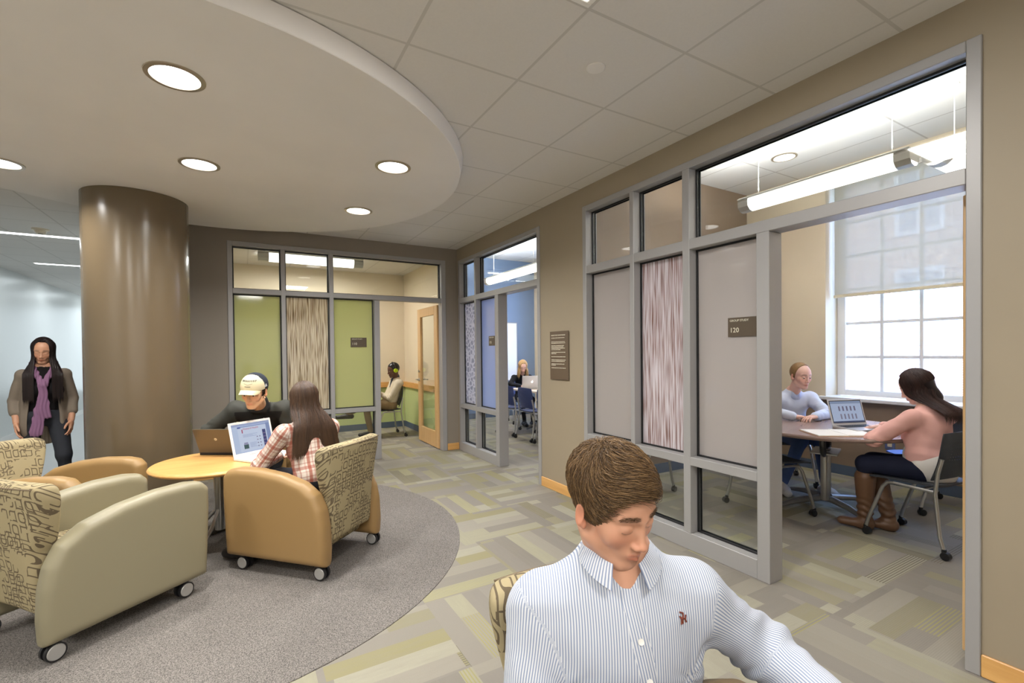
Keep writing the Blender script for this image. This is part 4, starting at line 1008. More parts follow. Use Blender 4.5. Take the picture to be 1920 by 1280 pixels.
def head_prims(fine=True,eyes='open',jaw=1.0,male=True,ears=True):
    E=lambda c,r,k=None,M=None: ell(c,r,M,k)
    p=[E((0,-.012,.032),(.076,.096,.090)),E((0,.034,.035),(.060,.054,.054)),E((0,.034,-.020),(.058,.055,.064)),E((0,.022,-.068),(.042*jaw,.048,.034)),E((0,.071,-.100),(.019*jaw,.017,.0155)),E((0,.064,-.066),(.031,.027,.027))]
    for s in(-1,1):
        p+=[E((s*.040,.053,-.024),(.023,.024,.027)),cone((s*.053*jaw,.004,-.060),(s*.017*jaw,.063,-.101),.017,.0155),cone((s*.044,.069,.022),(s*.012,.083,.019),.009,.009,k=.014)]
    p+=[cone((0,.083,.014),(0,.0995,-.034),.0068,.0090,k=.012),E((0,.1030,-.0385),(.0098,.0100,.0085),.007)]
    for s in(-1,1): p+=[E((s*.0112,.0945,-.0425),(.0064,.0090,.0066),.007)]
    c=[E((s*.031,.0940,.003),(.0180,.0135,.0110),.011) for s in(-1,1)]
    if fine: c+=[E((s*.0066,.1005,-.0480),(.0034,.0045,.0034),.003) for s in(-1,1)]
    q=[]
    for s in(-1,1):
        if eyes=='down': q.append(E((s*.0315,.0715,-.0005),(.0165,.0145,.0130),.007))
        else:
            q.append(E((s*.0315,.0735,.0045),(.0158,.0132,.0078),.003)); q.append(E((s*.0315,.0730,-.0085),(.0150,.0120,.0050),.004))
    q+=[cone((-.018,.0855,-.0665),(-.004,.0925,-.0630),.0032,.0046,k=.004),cone((.018,.0855,-.0665),(.004,.0925,-.0630),.0032,.0046,k=.004),
        cone((-.014,.0860,-.0725),(0,.0910,-.0745),.0036,.0056,k=.004),cone((.014,.0860,-.0725),(0,.0910,-.0745),.0036,.0056,k=.004)]
    if ears:
        for s in(-1,1):
            Me=basis(90+s*-18 if True else 90); Me=np.stack([V3(math.cos(R(18)),-s*math.sin(R(18))*1,0),V3(s*math.sin(R(18)),math.cos(R(18)),0),V3(0,0,1)],1)
            q+=[E((s*.0815,-.011,-.010),(.0068,.018,.030),.004,Me),E((s*.077,.001,-.030),(.006,.008,.012),.006)]
    c2=[cone((-.021,.0885,-.0688),(0,.0985,-.0686),.0014,.0018,k=.003),cone((.021,.0885,-.0688),(0,.0985,-.0686),.0014,.0018,k=.003)]
    if ears: c2+=[E((s*.0890,-.005,-.007),(.0068,.0110,.0185),.004) for s in(-1,1)]
    return p,c,q,c2
def sdf_two(p,c,q,c2,h,k,extra=()):
    """base union, cuts, then added detail, then fine cuts on a single grid"""
    allp=list(p)+list(q)+list(extra); pad=k+2.5*h
    lo=np.min([a[1] for a in allp],0)-pad;hi=np.max([a[2] for a in allp],0)+pad
    n=np.ceil((hi-lo)/h).astype(int)+1;F=np.full(n,.5,np.float32);ax=[lo[i]+h*np.arange(n[i]) for i in range(3)]
    def blk(a,ex):
        s=np.clip(((a[1]-ex-lo)/h).astype(int),0,n);e=np.clip(((a[2]+ex-lo)/h).astype(int)+2,0,n);sl=tuple(slice(s[i],e[i]) for i in range(3))
        return sl,np.stack(np.meshgrid(ax[0][sl[0]],ax[1][sl[1]],ax[2][sl[2]],indexing='ij'),-1)
    def add(a,kk): sl,g=blk(a,k+3*h); F[sl]=smin(F[sl],a[0](g),kk)
    def cut(a,kk): sl,g=blk(a,kk+2*h); F[sl]=-smin(-F[sl],a[0](g),kk)
    for a in list(p)+list(extra): add(a,a[3] if a[3] is not None else k)
    for a in c: cut(a,a[3] or k)
    for a in q: add(a,a[3] or .005)
    for a in c2: cut(a,a[3] or .004)
    F[0]=F[-1]=.5;F[:,0]=F[:,-1]=.5;F[:,:,0]=F[:,:,-1]=.5
    return surfnets(F,lo,h)
_hc={}
def make_head(C,B,s,h,eyes,necklen_pt,jaw=1.0,neck_r=(.054,.060),stub=0.0):
    """C centre, B basis, s scale; neck goes to world point"""
    key=(h,eyes,jaw)
    nb=(B.T@(V3(*necklen_pt)-V3(*C)))/s
    p,c,q,c2=head_prims(h<.0035,eyes,jaw)
    neck=cone((0,-.022,-.060),tuple(nb),neck_r[0],neck_r[1],k=.03)
    P,F=sdf_two(p,c,q,c2,h/s,.018,[neck]); P=relax(P,F,1,.4)
    x,y,z=P.T; g=lambda v,c_,w_: np.exp(-((v-c_)/w_)**2)
    lip=(np.exp(-(np.abs(x)/.0200)**6))*np.where(z>-.0690,g(z,-.0650,.0036),g(z,-.0730,.0052))*(y>.080)
    brow=np.clip(g(z,.0265-.16*np.maximum(0,np.abs(x)-.038)-.02*np.abs(np.abs(x)-.03),.0044)*np.exp(-((np.abs(x)-.031)/.0195)**6)*(y>.05)*1.5,0,.85)
    ax=np.abs(x)-.0315; lash=g(z,-.0062-.0040*(1-(ax/.0135)**2),.0013)*(np.abs(ax)<.0135)*(y>.06)*(1.0 if eyes=='down' else 0); brow=np.clip(brow+lash*.9,0,.9)
    st=np.clip(((-z-.045)/.02),0,1)*np.clip((y+.005)/.02,0,1)*np.clip((z+.125)/.02,0,1)*stub; 
    blush=.40*g(np.abs(x),.042,.022)*g(z,-.030,.022)*(y>.02)+.28*g(np.abs(x),0,.016)*g(z,-.038,.014)*(y>.08)+.6*(np.abs(x)>.076)*(np.abs(y)<.03)
    m=np.stack([np.clip(lip*1.1,0,1),np.clip(brow+st*(1-lip),0,.85),np.clip(blush,0,1)],1)
    return (P*s)@B.T+V3(*C),F,m
def hand(W,D,N,s=1.0,side=1,curl=35,h=.0035,thumb=25,spread=5,curls=None):
    """W wrist point, D finger direction, N back-of-hand normal, side=+1 right hand"""
    D=V3(*D);D/=np.linalg.norm(D);N=V3(*N);N=N-D*(N@D);N/=np.linalg.norm(N);X=np.cross(D,N)*side  # X points to the thumb side for right hand when palm down
    X=-X if False else X
    B=np.stack([X,D,N],1)
    pr_=[rbox((0.0,.048,0),(.038,.046,.0125),.012,k=.012),cone((0,-.03,0),(0,.02,0),.024,.026,.75,(1,0,0),k=.02),ell((-.020,.03,-.008),(.018,.028,.014),k=.012)]
    L=[(-.0285,.072,.083),(-.0095,.078,.090),(.0095,.076,.084),(.0275,.068,.066)]
    for i,(x,_,ln) in enumerate(L):
        a=R((curls[i] if curls else curl)); base=V3(x,.086-.004*abs(i-1.3),0); sp=R((i-1.5)*spread); dirx=math.sin(sp)
        r0=.0090 if i<3 else .0078; p0=base; ang=a*.55
        for j,(fr,rr) in enumerate(((.46,1.0),(.30,.92),(.24,.82))):
            d=V3(dirx,math.cos(ang),-math.sin(ang)); d/=np.linalg.norm(d); p1=p0+d*ln*fr
            pr_.append(cone(p0,p1,r0*rr,r0*rr*.93,k=.0035)); p0=p1; ang+=a*.8
    t0=V3(-.026,.018,-.006); ta=R(thumb); p1=t0+V3(-math.sin(ta+.35)*.042,math.cos(ta+.35)*.042,-.014); p2=p1+V3(-math.sin(ta)*.030,math.cos(ta)*.030,-.008); p3=p2+V3(-math.sin(ta-.25)*.024,math.cos(ta-.25)*.024,-.004)
    pr_+=[cone(t0,p1,.0145,.0115,k=.008),cone(p1,p2,.0110,.0100,k=.003),cone(p2,p3,.0098,.0080,k=.003)]
    P,F=sdf(pr_,h/s,.006); P=relax(P,F,1,.4)
    flip=np.linalg.det(B)<0
    return (P*s)@B.T+V3(*W),(F[:,::-1] if flip else F)
def vnorm(P,F):
    a,b,c,d=[P[F[:,i]] for i in range(4)]; n=np.cross(c-a,d-b); N=np.zeros_like(P)
    for i in range(4):
        for ax in range(3): N[:,ax]+=np.bincount(F[:,i],n[:,ax],len(P))
    return N/(np.linalg.norm(N,axis=1,keepdims=True)+1e-12)
def wrinkle(P,seed=0,fq=22):
    rs=np.random.RandomState(seed); o=np.zeros(len(P))
    for k in range(6):
        d=rs.normal(size=3);d/=np.linalg.norm(d);e=rs.normal(size=3);e/=np.linalg.norm(e)
        f=fq*(.6+rs.rand()*1.6); ph=rs.rand()*6.28
        o+=np.sin(P@d*f*2+ph+1.8*np.sin(P@e*f*.9+ph*2))
    o=o/6; return np.sign(o)*np.abs(o)**.8
def bones_uv(P,bones):
    """bones: list of (a,b,side,rad,offset). returns u (around), v (along), distance-normalised bone index, t"""
    best=np.full(len(P),1e9);U=np.zeros(len(P));Vv=np.zeros(len(P));K=np.zeros(len(P),int);T=np.zeros(len(P))
    for i,(a,b,side,rad,off) in enumerate(bones):
        A,L,x,y,z=_frame(a,b,side); d=P-A; t=d@z; tc=np.clip(t,0,L); cx=d@x;cy=d@y
        dist=np.sqrt(cx**2+cy**2+(t-tc)**2)/rad
        m=dist<best; best=np.where(m,dist,best)
        ang=np.arctan2(cx,-cy); U=np.where(m,ang*rad*1.05+off,U);Vv=np.where(m,t+off,Vv);K=np.where(m,i,K);T=np.where(m,t/L,T)
    return U,Vv,K,T
def strands(paths,w,seed=0,sides=3):
    """paths: (n,k,3) array -> thin tapered tubes"""
    n,k,_=paths.shape; rs=np.random.RandomState(seed)
    T=np.gradient(paths,axis=1);T/=np.linalg.norm(T,axis=2,keepdims=True)+1e-9
    ref=rs.normal(size=(n,1,3)); U=np.cross(T,ref);U/=np.linalg.norm(U,axis=2,keepdims=True)+1e-9;W_=np.cross(T,U)
    tp=np.interp(np.linspace(0,1,k),[0,.6,1],[1,.9,.15])[None,:,None]*w*(.7+.6*rs.rand(n,1,1))
    ring=[paths+(U*math.cos(2*PI*s/sides)+W_*math.sin(2*PI*s/sides))*tp for s in range(sides)]
    V=np.stack(ring,2).reshape(-1,3)
    i=np.arange(n)[:,None,None]*k*sides+np.arange(k-1)[None,:,None]*sides; s=np.arange(sides)[None,None,:]
    a=i+s;b=i+(s+1)%sides; F=np.stack([a,b,b+sides,a+sides],-1).reshape(-1,4)
    tone=np.repeat(rs.rand(n)**1.3,k*sides)
    return V,F,tone
def hair_short(C,B,s,n,w,seed=0,part=1,fringe=.05,length=.075,wild=.25,hl=None,zmax=9):
    rs=np.random.RandomState(seed); c0=V3(0,-.013,.036); rad=V3(.0795,.0995,.0925)
    D=rs.normal(size=(n*6,3));D/=np.linalg.norm(D,axis=1,keepdims=True);P=c0+D*rad
    zl=np.interp(P[:,1],[-.11,-.07,-.035,-.020,.004,.014,.026,.045,.065,.10],[-.075,-.062,-.048,-.026,-.050,-.034,.016,.050,.068,.076])
    keep=(P[:,2]>zl)&(P[:,2]<zmax); P=P[keep][:n]; n=len(P)
    crown=V3(-.01*part,-.055,.115); K=11; path=np.zeros((n,K,3)); p=P.copy(); 
    lr_=rs.rand(n,1); crn=rs.normal(size=(n,3)); jc=rs.randint(0,260,n); jit=rs.normal(size=(260,3))[jc]*.75+rs.normal(size=(n,3))*.45
    Lh=length*(.6+.55*rs.rand(n)); Lh=np.where(P[:,2]<.0,Lh*.38,Lh); Lh=np.where((P[:,1]>-.002)&(P[:,2]<.070)&(P[:,2]>0),Lh*.50,Lh)
    for j in range(K):
        path[:,j]=p
        nrm=(p-c0)/rad**2;nrm/=np.linalg.norm(nrm,axis=1,keepdims=True)
        d=p-crown; front=np.clip((p[:,1]+.01)/.07,0,1)[:,None]; 
        d=d/(np.linalg.norm(d,axis=1,keepdims=True)+.01)
        hi_=np.clip((p[:,2:3]-.035)/.04,0,1)*front
        sweep=V3(part*1.5,.55,.05)[None]*front; d=d*(1-.75*front)+sweep+V3(0,0,-.50)[None]*(1-front)
        d=d+jit*wild*.40+rs.normal(size=d.shape)*wild*.07; d=d+crn*np.exp(-(np.linalg.norm(p-crown,axis=1,keepdims=True)/.02)**2)*1.5
        d=d-nrm*np.sum(d*nrm,1,keepdims=True); d/=np.linalg.norm(d,axis=1,keepdims=True)+1e-9
        p=p+d*(Lh/(K-1))[:,None]
        q=(p-c0)/rad; rr=np.linalg.norm(q,axis=1,keepdims=True); t=j/(K-1)
        lift=1.035+.12*math.sin(PI*min(1,t*1.15))*(.55+.9*lr_)*np.clip((p[:,2:3]+.02)/.08,.15,1)
        p=c0+q/rr*lift*rad
    clump=rs.normal(size=(n,1,3))*.0012; path+=clump*np.linspace(0,1,K)[None,:,None]
    V,F,t=strands(path,w,seed); return (V*s)@B.T+V3(*C),F,t
def cap_short(C,B,s,h):
    c0=V3(0,-.013,.036)
    def f(p):
        q=(p-c0)/V3(.0825,.1025,.0965); d=(np.linalg.norm(q,axis=-1)-1)*.09
        zl=np.interp(p[...,1],[-.11,-.07,-.035,-.020,.004,.014,.026,.045,.065,.10],[-.072,-.058,-.044,-.022,-.044,-.028,.020,.054,.072,.080])
        return np.maximum(d,(zl-p[...,2])*.7)
    P,F=sdf([(f,V3(-.09,-.12,-.09),V3(.09,.10,.14),0.0)],h/s,.0); P=relax(P,F,2,.5)
    return (P*s)@B.T+V3(*C),F,np.full(len(P),.12)
def hair_long(C,B,s,n,w,seed=0,zend=.75,arc=150,wave=.010,tops=None,clumps=60,flare=1.15,part=0.0,rad=(.086,.105,.099)):
    """long hair: every strand runs from the parting over the skull to an azimuth, then falls straight down"""
    rs=np.random.RandomState(seed); c0=V3(0,-.016,.034); rad=V3(*rad)
    al=R(arc)*(2*rs.rand(n)-1); dirv=np.stack([np.sin(al),-np.cos(al)],1)   # 0 = back
    K1,K2=10,14; lift=1.0+.06*rs.rand(n); cl=((al/R(arc)+1)*.5*clumps+rs.normal(size=n)*.8).astype(int)%clumps
    cph=rs.rand(clumps)*6.28; cof=rs.normal(size=(clumps,2))*.007; ctone=rs.rand(clumps); clen=rs.normal(size=clumps)*.022
    path=np.zeros((n,K1+K2,3)); y0=rs.uniform(-.07,.055,n)
    top=np.stack([part+rs.normal(size=n)*.006,y0],1)
    for j in range(K1):
        t=j/(K1-1); th=R(8)+R(90)*t
        e=dirv*np.sin(th)[...,None] if np.ndim(th) else dirv*math.sin(th)
        q=np.stack([e[:,0],e[:,1],np.full(n,math.cos(th))],1)
        pt=c0+q*rad*lift[:,None]
        # start on the parting line, blend to the arc
        b=min(1,t*1.6); x=top[:,0]*(1-b)+pt[:,0]*b; y=top[:,1]*(1-b)+pt[:,1]*b
        u=(x-c0[0])/rad[0];v=(y-c0[1])/rad[1]; zz=np.sqrt(np.clip(1-u*u-v*v,0,1))
        z=np.where(t<.62,c0[2]+rad[2]*zz*lift,pt[:,2]*1.0) if t<.62 else pt[:,2]
        path[:,j]=np.stack([x,y,z],1)
    W=(path*s)@B.T+V3(*C); e0=W[:,K1-1].copy(); cen=W[:,K1-1].mean(0)
    ze=zend+clen[cl]+.02*rs.normal(size=n); L=np.maximum(e0[:,2]-ze,.05)
    for j in range(K2):
        t=(j+1)/K2; off=(e0-V3(*C)); off[:,2]=0
        fl=(1-.10*math.sin(PI*min(1,t*2.2)))*(1+(flare-1)*t)
        p=e0.copy(); p[:,:2]=V3(*C)[:2]+off[:,:2]*fl; p[:,2]=e0[:,2]-L*t
        p[:,0]+=(cof[cl,0]+wave*np.sin(cph[cl]+t*6))*t; p[:,1]+=(cof[cl,1]+wave*np.cos(cph[cl]*1.7+t*5))*t
        W[:,K1+j]=p
    t=np.r_[np.zeros(K1),(np.arange(K2)+1)/K2][None,:]
    if tops is not None: W=tops(W,t,al)
    V,F,tn=strands(W,w,seed); tn=.5*tn+.5*np.repeat(ctone[cl],(K1+K2)*3)
    return V,F,tn
def eyeballs(parent,C,B,s,iris,look=(0,0),name='eye'):
    for sx in(-1,1):
        c=V3(sx*.0315,.0738,-.001); m=MB(); m.ball((0,0,0),.0128,10); P=np.array(m.v)+c
        me=bpy.data.meshes.new(name); P=(P*s)@B.T+V3(*C); 
        mm=MB(); mm.v=[tuple(v) for v in P]; mm.f=m.f; o=mm.build(name,mat('eye_white',(214,206,200),.25),parent,smooth=180)
        m=MB(); d=V3(look[0],1,look[1]);d/=np.linalg.norm(d); m.ball((0,0,0),.0062,8,(1,.5,1)); P=np.array(m.v)+c+d*.0112; P=(P*s)@B.T+V3(*C)
        mm=MB(); mm.v=[tuple(v) for v in P]; mm.f=m.f; mm.build('iris',mat('iris_'+'_'.join(map(str,iris)),iris,.15),o,smooth=180)
class Person:
    def __init__(s,label,loc,group=None): s.loc=V3(*loc); s.r=thing('person',label,'person',loc,0,group); s.body=None
    def mesh(s,name,P,F,m,attrs=None,label=None,parent=None):
        return npmesh(name,P-s.loc,F,m,parent or s.r,attrs,label)
    def mb(s,name,mb,m,smooth=40,label=None,parent=None):
        mb.v=[tuple(V3(*v)-s.loc) for v in mb.v]; return mb.build(name,m,parent or s.r,smooth=smooth,label=label)
def limb_prims(a,b,c,r,fl=1.0,side=None,k=.03):
    """shoulder a, elbow b, wrist c with radii r=(r0,r1,r2,r3)"""
    return [cone(a,b,r[0],r[1],fl,side,k),cone(b,c,r[2],r[3],1,None,k)]
def torso_prims(pel,waist,chest,shR,shL,neck,w,d,belly=0,k=.05,sh_r=.062,bust=0,fw_=None):
    """pel, waist, chest centres; w: half widths (hip,waist,chest); d: depth ratio"""
    side=V3(*shR)-V3(*shL); side/=np.linalg.norm(side)
    pr_=[cone(pel,waist,w[0],w[1],d[0],side,k),cone(waist,chest,w[1],w[2],d[1],side,k)]
    cs=.5*(V3(*shR)+V3(*shL))
    pr_+=[cone(shR,cs*.5+V3(*chest)*.5,sh_r,sh_r*1.25,1,side,k),cone(shL,cs*.5+V3(*chest)*.5,sh_r,sh_r*1.25,1,side,k),cone(V3(*shR)*.72+V3(*shL)*.28,neck,.045,.050,1,side,k),cone(V3(*shL)*.72+V3(*shR)*.28,neck,.045,.050,1,side,k)]
    if bust:
        up=V3(*neck)-V3(*pel);up/=np.linalg.norm(up); f=np.cross(up,side); f/=np.linalg.norm(f)
        if fw_ is not None and f@fw_<0: f=-f
        for s_ in(-1,1): pr_.append(ell(V3(*chest)+side*s_*.075+f*.07-up*.04,(.065,.06,.065),None,.04))
    return pr_
def leg_prims(hip,kn,an,r=(.088,.062,.058,.042),k=.03): return [cone(hip,kn,r[0],r[1],1,None,k),cone(kn,an,r[2],r[3],1,None,k)]
def shoe(an,dirv,L=.27,h=.006,wd=.045,hh=.07):
    """an: ankle above floor; dirv: toe direction (unit, xy)"""
    D=V3(*dirv);D/=np.linalg.norm(D);A=V3(*an); z0=A[2]-.085; heel=A-D*.05; 
    pr_=[cone((heel[0],heel[1],z0+.04),tuple(V3(heel[0],heel[1],z0+.035)+D*(L-.05)),.042,.034,1.15,(0,0,1),k=.02),cone((A[0],A[1],z0+.05),(A[0],A[1],A[2]+.01),.042,.040,k=.02),ell(V3(A[0],A[1],z0+.05)+D*.07,(.045,.045,.032),None,.03)]
    P,F=sdf(pr_,h,.02); P[:,2]=np.maximum(P[:,2],z0+.002); return relax(P,F,1,.4),F
def skin_body(pn,parts,m):
    P,F=join(parts[:]); return P,F
# ---- foreground man in the striped shirt ----
def fg_man():
    f=V3(-.5,-.866,0); r=V3(-.866,.5,0); up=V3(0,0,1)
    pn=Person('person with short brown hair looking down, in a pale blue striped shirt, nearest the camera',(.70,.75,.004))
    C=V3(.657,.730,1.096); B=basis(-88,18,3); s=.93
    sk=m_skin('skin_fair',(204,152,124))
    pel=V3(.725,.79,.54); waist=V3(.72,.785,.66); chest=V3(.705,.765,.82); nk=V3(.696,.762,.992)
    shR=V3(.70,.765,.852)+r*.165; shL=V3(.70,.765,.880)-r*.162
    wrR=V3(.50,.52,.70); wrL=V3(.95,.40,.715)
    elR=ik(shR,wrR,.285,.27,(-.25,.45,-.7)); elL=V3(1.015,.63,.735)
    hip=[pel+r*.09,pel-r*.09]; kn=[hip[0]+f*.43+V3(0,0,.0),hip[1]+f*.43+V3(0,0,.0)]; an=[k_+f*.06+V3(0,0,-.42) for k_ in kn]
    # body: head, neck, hands and trunk under the clothes
    h1=make_head(C,B,s,.0024,'down',nk-V3(0,0,.03),1.03,(.056,.064),.12)
    core=sdf([cone(nk+f*.03,nk+f*.058-V3(0,0,.078),.050,.036,1,None,.02)]+torso_prims(pel,waist,chest,shR,shL,nk,(.12,.11,.12),(.7,.7,.7),sh_r=.045)+limb_prims(shR,elR,wrR,(.04,.036,.036,.026))+limb_prims(shL,elL,wrL,(.04,.036,.036,.026))+leg_prims(hip[0],kn[0],an[0],(.075,.05,.05,.035))+leg_prims(hip[1],kn[1],an[1],(.075,.05,.05,.035)),.012,.03)
    dR=(wrR-elR);dL=(wrL-elL)
    hR=hand(wrR+dR/np.linalg.norm(dR)*.02,dR+f*.1,(0,0,1),1,1,30); hL=hand(wrL+dL/np.linalg.norm(dL)*.02,dL,(0,0,1),1,-1,30)
    P,F=join([(h1[0],h1[1]),core,hR,hL]); mk=np.zeros((len(P),3)); mk[:len(h1[0])]=h1[2]
    pn.mesh('body',P,F,sk,{'mask':mk})
    # lashes
    for sx in(-1,1):
        pts=[]
        for i in range(9):
            a=-1+2*i/8; zz=-.0060-.0040*(1-a*a); pts.append(V3(sx*.0315+a*.0130,.0715+.0146*math.sqrt(max(0,1-(a*.79)**2-((zz+.0005)/.013)**2)),zz))
        m=MB(); m.tube([tuple((p*s)@B.T+C) for p in pts],.0009,5); pn.mb('eyelashes',m,mat('lash_brown',(58,40,32),.7))
    hm=m_hair('hair_brown',(66,48,32),(152,120,82)); 
    hp=cap_short(C,B,s,.003); hs=hair_short(C,B,s,24000,.00046,3,part=-1,length=.085,wild=.6)
    P,F=join([(hp[0],hp[1]),(hs[0],hs[1])]); pn.mesh('hair',P,F,hm,{'tone':np.concatenate([hp[2],hs[2]])})
    # eyebrow hairs rooted on the brow
    HP,HM=h1[0],h1[2]; lc=((HP-C)@B)/s; ix=np.where((HM[:,1]>.35)&(lc[:,2]>.015)&(lc[:,1]>.05))[0]; rs=np.random.RandomState(2); ix=rs.choice(ix,230)
    q0=HP[ix]; sgn=np.sign(lc[ix,0])[:,None]; dv=(sgn*V3(1,0,0)+V3(0,-.25,.10)+rs.normal(size=(230,3))*.16)@B.T; pth=np.stack([q0+dv*.0015*j+(B[:,1]*(.0002+.0003*math.sin(PI*j/4))) for j in range(5)],1)
    for sg in(-1,1):
        ev=strands(pth[sgn[:,0]==sg],.00030,4); pn.mesh('eyebrow',ev[0],ev[1],hm,{'tone':ev[2]*.35})
    # shirt
    bones=[(pel,nk,r,.150,0.0),(shR-r*.02,elR,f,.062,.013),(elR,wrR,f,.048,.021),(shL+r*.02,elL,f,.062,.005),(elL,wrL,f,.048,.017)]
    pr_=torso_prims(pel+V3(0,0,.06),waist,chest,shR,shL,nk-V3(0,0,.015),(.165,.158,.168),(.72,.72,.70),k=.06,sh_r=.061)
    pr_+=[ell(chest+f*.05+V3(0,0,-.02),(.13,.09,.12),np.stack([r,-f,up],1),.06)]
    pr_+=[cone(shR,elR,.066,.056,1,None,.035),cone(elR,wrR,.056,.042,1,None,.03),cone(shL,elL,.066,.058,1,None,.035),cone(elL,wrL,.060,.044,1,None,.03)]
    ncut=[cone(nk-V3(0,0,.085)+f*.135-r*.006,nk+V3(0,0,.05)+f*.085,.012,.058,1,None,.008),cone(nk+V3(0,0,-.03),nk+V3(0,0,.14)+f*.02,.058,.066,1,None,.012)]
    P,F=sdf(pr_,.0055,.05,cuts=ncut); P=relax(P,F,1,.5)
    U,Vv,K,T=bones_uv(P,bones); N=vnorm(P,F); U=np.where(K==0,(P-nk)@r,U)
    amp=.0075*wrinkle(P,5,7)+.0032*wrinkle(P,8,18)
    # radiating folds at elbows and armpits
    for el_,ax in ((elR,wrR-shR),(elL,wrL-shL)):
        a_=ax/np.linalg.norm(ax); d=np.linalg.norm(P-el_,axis=1); amp+=.0065*np.exp(-(d/.095)**2)*np.sin((P-el_)@a_*150+2*np.sin(P[:,2]*40))
    for sh_ in (shR,shL):
        q=sh_+V3(0,0,-.10)+(chest-sh_)*.25; d=np.linalg.norm(P-q,axis=1); dr=(P-q)/(d[:,None]+1e-6); amp+=.0050*np.exp(-(d/.11)**2)*np.sin(np.arctan2(dr[:,2],dr@r)*7)*np.clip(d/.03,0,1)
    amp=amp*np.clip((nk[2]-.02-P[:,2])/.06,0.15,1); P=P+N*amp[:,None]
    sm=m_stripe('striped_oxford',(206,208,212),(132,144,170),.0052,.42)
    sh=pn.mesh('shirt',P,F,sm,{'cu':np.stack([U,Vv,K],1)})
    def front(x,z,off=.002):
        """surface point of the shirt front at lateral x, height z"""
        c=nk+r*x; d=np.abs((P-c)@r)+np.abs(P[:,2]-z)*1.0; m=(((P-c)@f)>0)&(d<.02); i=np.where(m)[0]
        if len(i)==0: i=np.array([np.argmin(d)])
        j=i[np.argmax((P[i]@f)-d[i]*3)]; v=P[j].copy(); v=v+r*(x-((v-nk)@r)); v[2]=z; return v+f*off
    # placket and buttons
    V=[];Fq=[];L=[]
    pxl=lambda z:-.006-.050*((nk[2]-.07-z)/.25)**1.1 if z<nk[2]-.07 else -.006
    zs=np.linspace(nk[2]-.050,.66,44); cen=[]
    for z in zs:
        row=[front(pxl(z)+dx,z,.0032 if abs(dx)<.017 else .000) for dx in(-.0185,-.017,-.006,.006,.017,.0185)]; L.append(row)
    L=np.array(L); 
    for _ in range(3): L[1:-1]=(L[:-2]+2*L[1:-1]+L[2:])/4
    V=L.reshape(-1,3); n=6; Fq=np.array([[i*n+j,i*n+j+1,(i+1)*n+j+1,(i+1)*n+j] for i in range(len(zs)-1) for j in range(n-1)])
    uu=np.tile([-.0185,-.017,-.006,.006,.017,.0185],len(zs)); pn.mesh('placket',V,Fq,sm,{'cu':np.stack([uu,uu,uu*0],1)},parent=sh)
    for z in (.862,.79,.715):
        v=front(pxl(z),z,.004); m=MB(); n_=f+V3(0,0,.25);n_/=np.linalg.norm(n_)
        Mx=Matrix.Translation(tuple(v))@Vector(tuple(n_)).to_track_quat('Z','Y').to_matrix().to_4x4()
        m.lathe([(0,0),(.0058,0),(.0062,.001),(.0058,.002),(.0042,.0016),(0,.0014)],18,Mx); pn.mb('button',m,mat('pearl_button',(232,230,224),.25),parent=sh)
    # small embroidered rider on the chest
    m=MB(); 
    def st(x0,z0,x1,z1,w_=.0016):
        a=front(-.110-x0*.8,.885+z0*.8,.0035);b=front(-.110-x1*.8,.885+z1*.8,.0035); m.tube([tuple(a),tuple(b)],w_,6)
    for q in ((0,.012,0,.004),(0,.004,-.006,.001),(-.006,.001,-.010,.006),(-.006,.001,.006,-.002),(.006,-.002,.009,.003),(.005,-.002,.008,-.010),(-.005,0,-.008,-.010),(-.002,0,-.003,-.010),(.001,.009,-.008,.014)): st(*q)
    pn.mb('embroidered_logo',m,mat('logo_thread',(112,52,36),.8),parent=sh)
    # collar
    def leaf(sgn):
        rows=[]
        for i in range(25):
            a=R(-178+i*(178-24)/24)*1.0; ang=a # from back (180) to the front opening
            u=i/24; dirv=(f*math.cos(ang)+r*sgn*-math.sin(ang)); dirv=f*math.cos(ang)+r*sgn*(-math.sin(ang))
            rt,rb=.062,.082+.004*u**3; zt=.036-.040*u**1.5; drop=.034+.002*u**3
            row=[]
            for j in range(5):
                v=j/4; row.append(nk+dirv*(rt+(rb-rt)*v**.8)*(1.0)+V3(0,0,zt-drop*v)+f*(.010+.020*u**2)+f*.012*u*v)
            rows.append(row)
        A=np.array(rows).reshape(-1,3); Fq=[[i*5+j,i*5+j+1,(i+1)*5+j+1,(i+1)*5+j] for i in range(24) for j in range(4)]
        return A,np.array(Fq)
    for sgn in(-1,1):
        A,Fq=leaf(sgn)
        for i_ in range(len(A)):
            d_=A[i_]-nk; j_=i_%5
            if (d_@f)>.02 and j_>=2:
                q_=front(d_@r,A[i_][2],.004+.003*(4-j_))
                if (q_-A[i_])@f>0: A[i_]=A[i_]+f*((q_-A[i_])@f)
        B2=A+0; N2=vnorm(A,Fq)*.0018; A2=np.concatenate([A+N2,A-N2]); o=len(A)
        E=np.concatenate([Fq,Fq[:,::-1]+o]); 
        u=np.tile(np.arange(25)[:,None]*.0075,(1,5)).ravel(); cu=np.stack([np.concatenate([u,u])]*3,1)
        c_=pn.mesh('collar',A2,E,sm,{'cu':cu},parent=sh)
    # inner stand of the collar
    jm=m_cloth('denim_dark',(52,62,88)); P,F=sdf(leg_prims(hip[0],kn[0],an[0],(.095,.070,.066,.055))+leg_prims(hip[1],kn[1],an[1],(.095,.070,.066,.055))+[ell(pel,(.17,.14,.10),np.stack([r,-f,up],1))],.009,.03)
    pn.mesh('trousers',P,F,jm)
    for a_ in an: 
        a2=a_.copy(); a2[2]=.09; pn.mesh('shoe',*shoe(a2,f),mat('brown_leather',(92,66,46),.5))
fg_man()
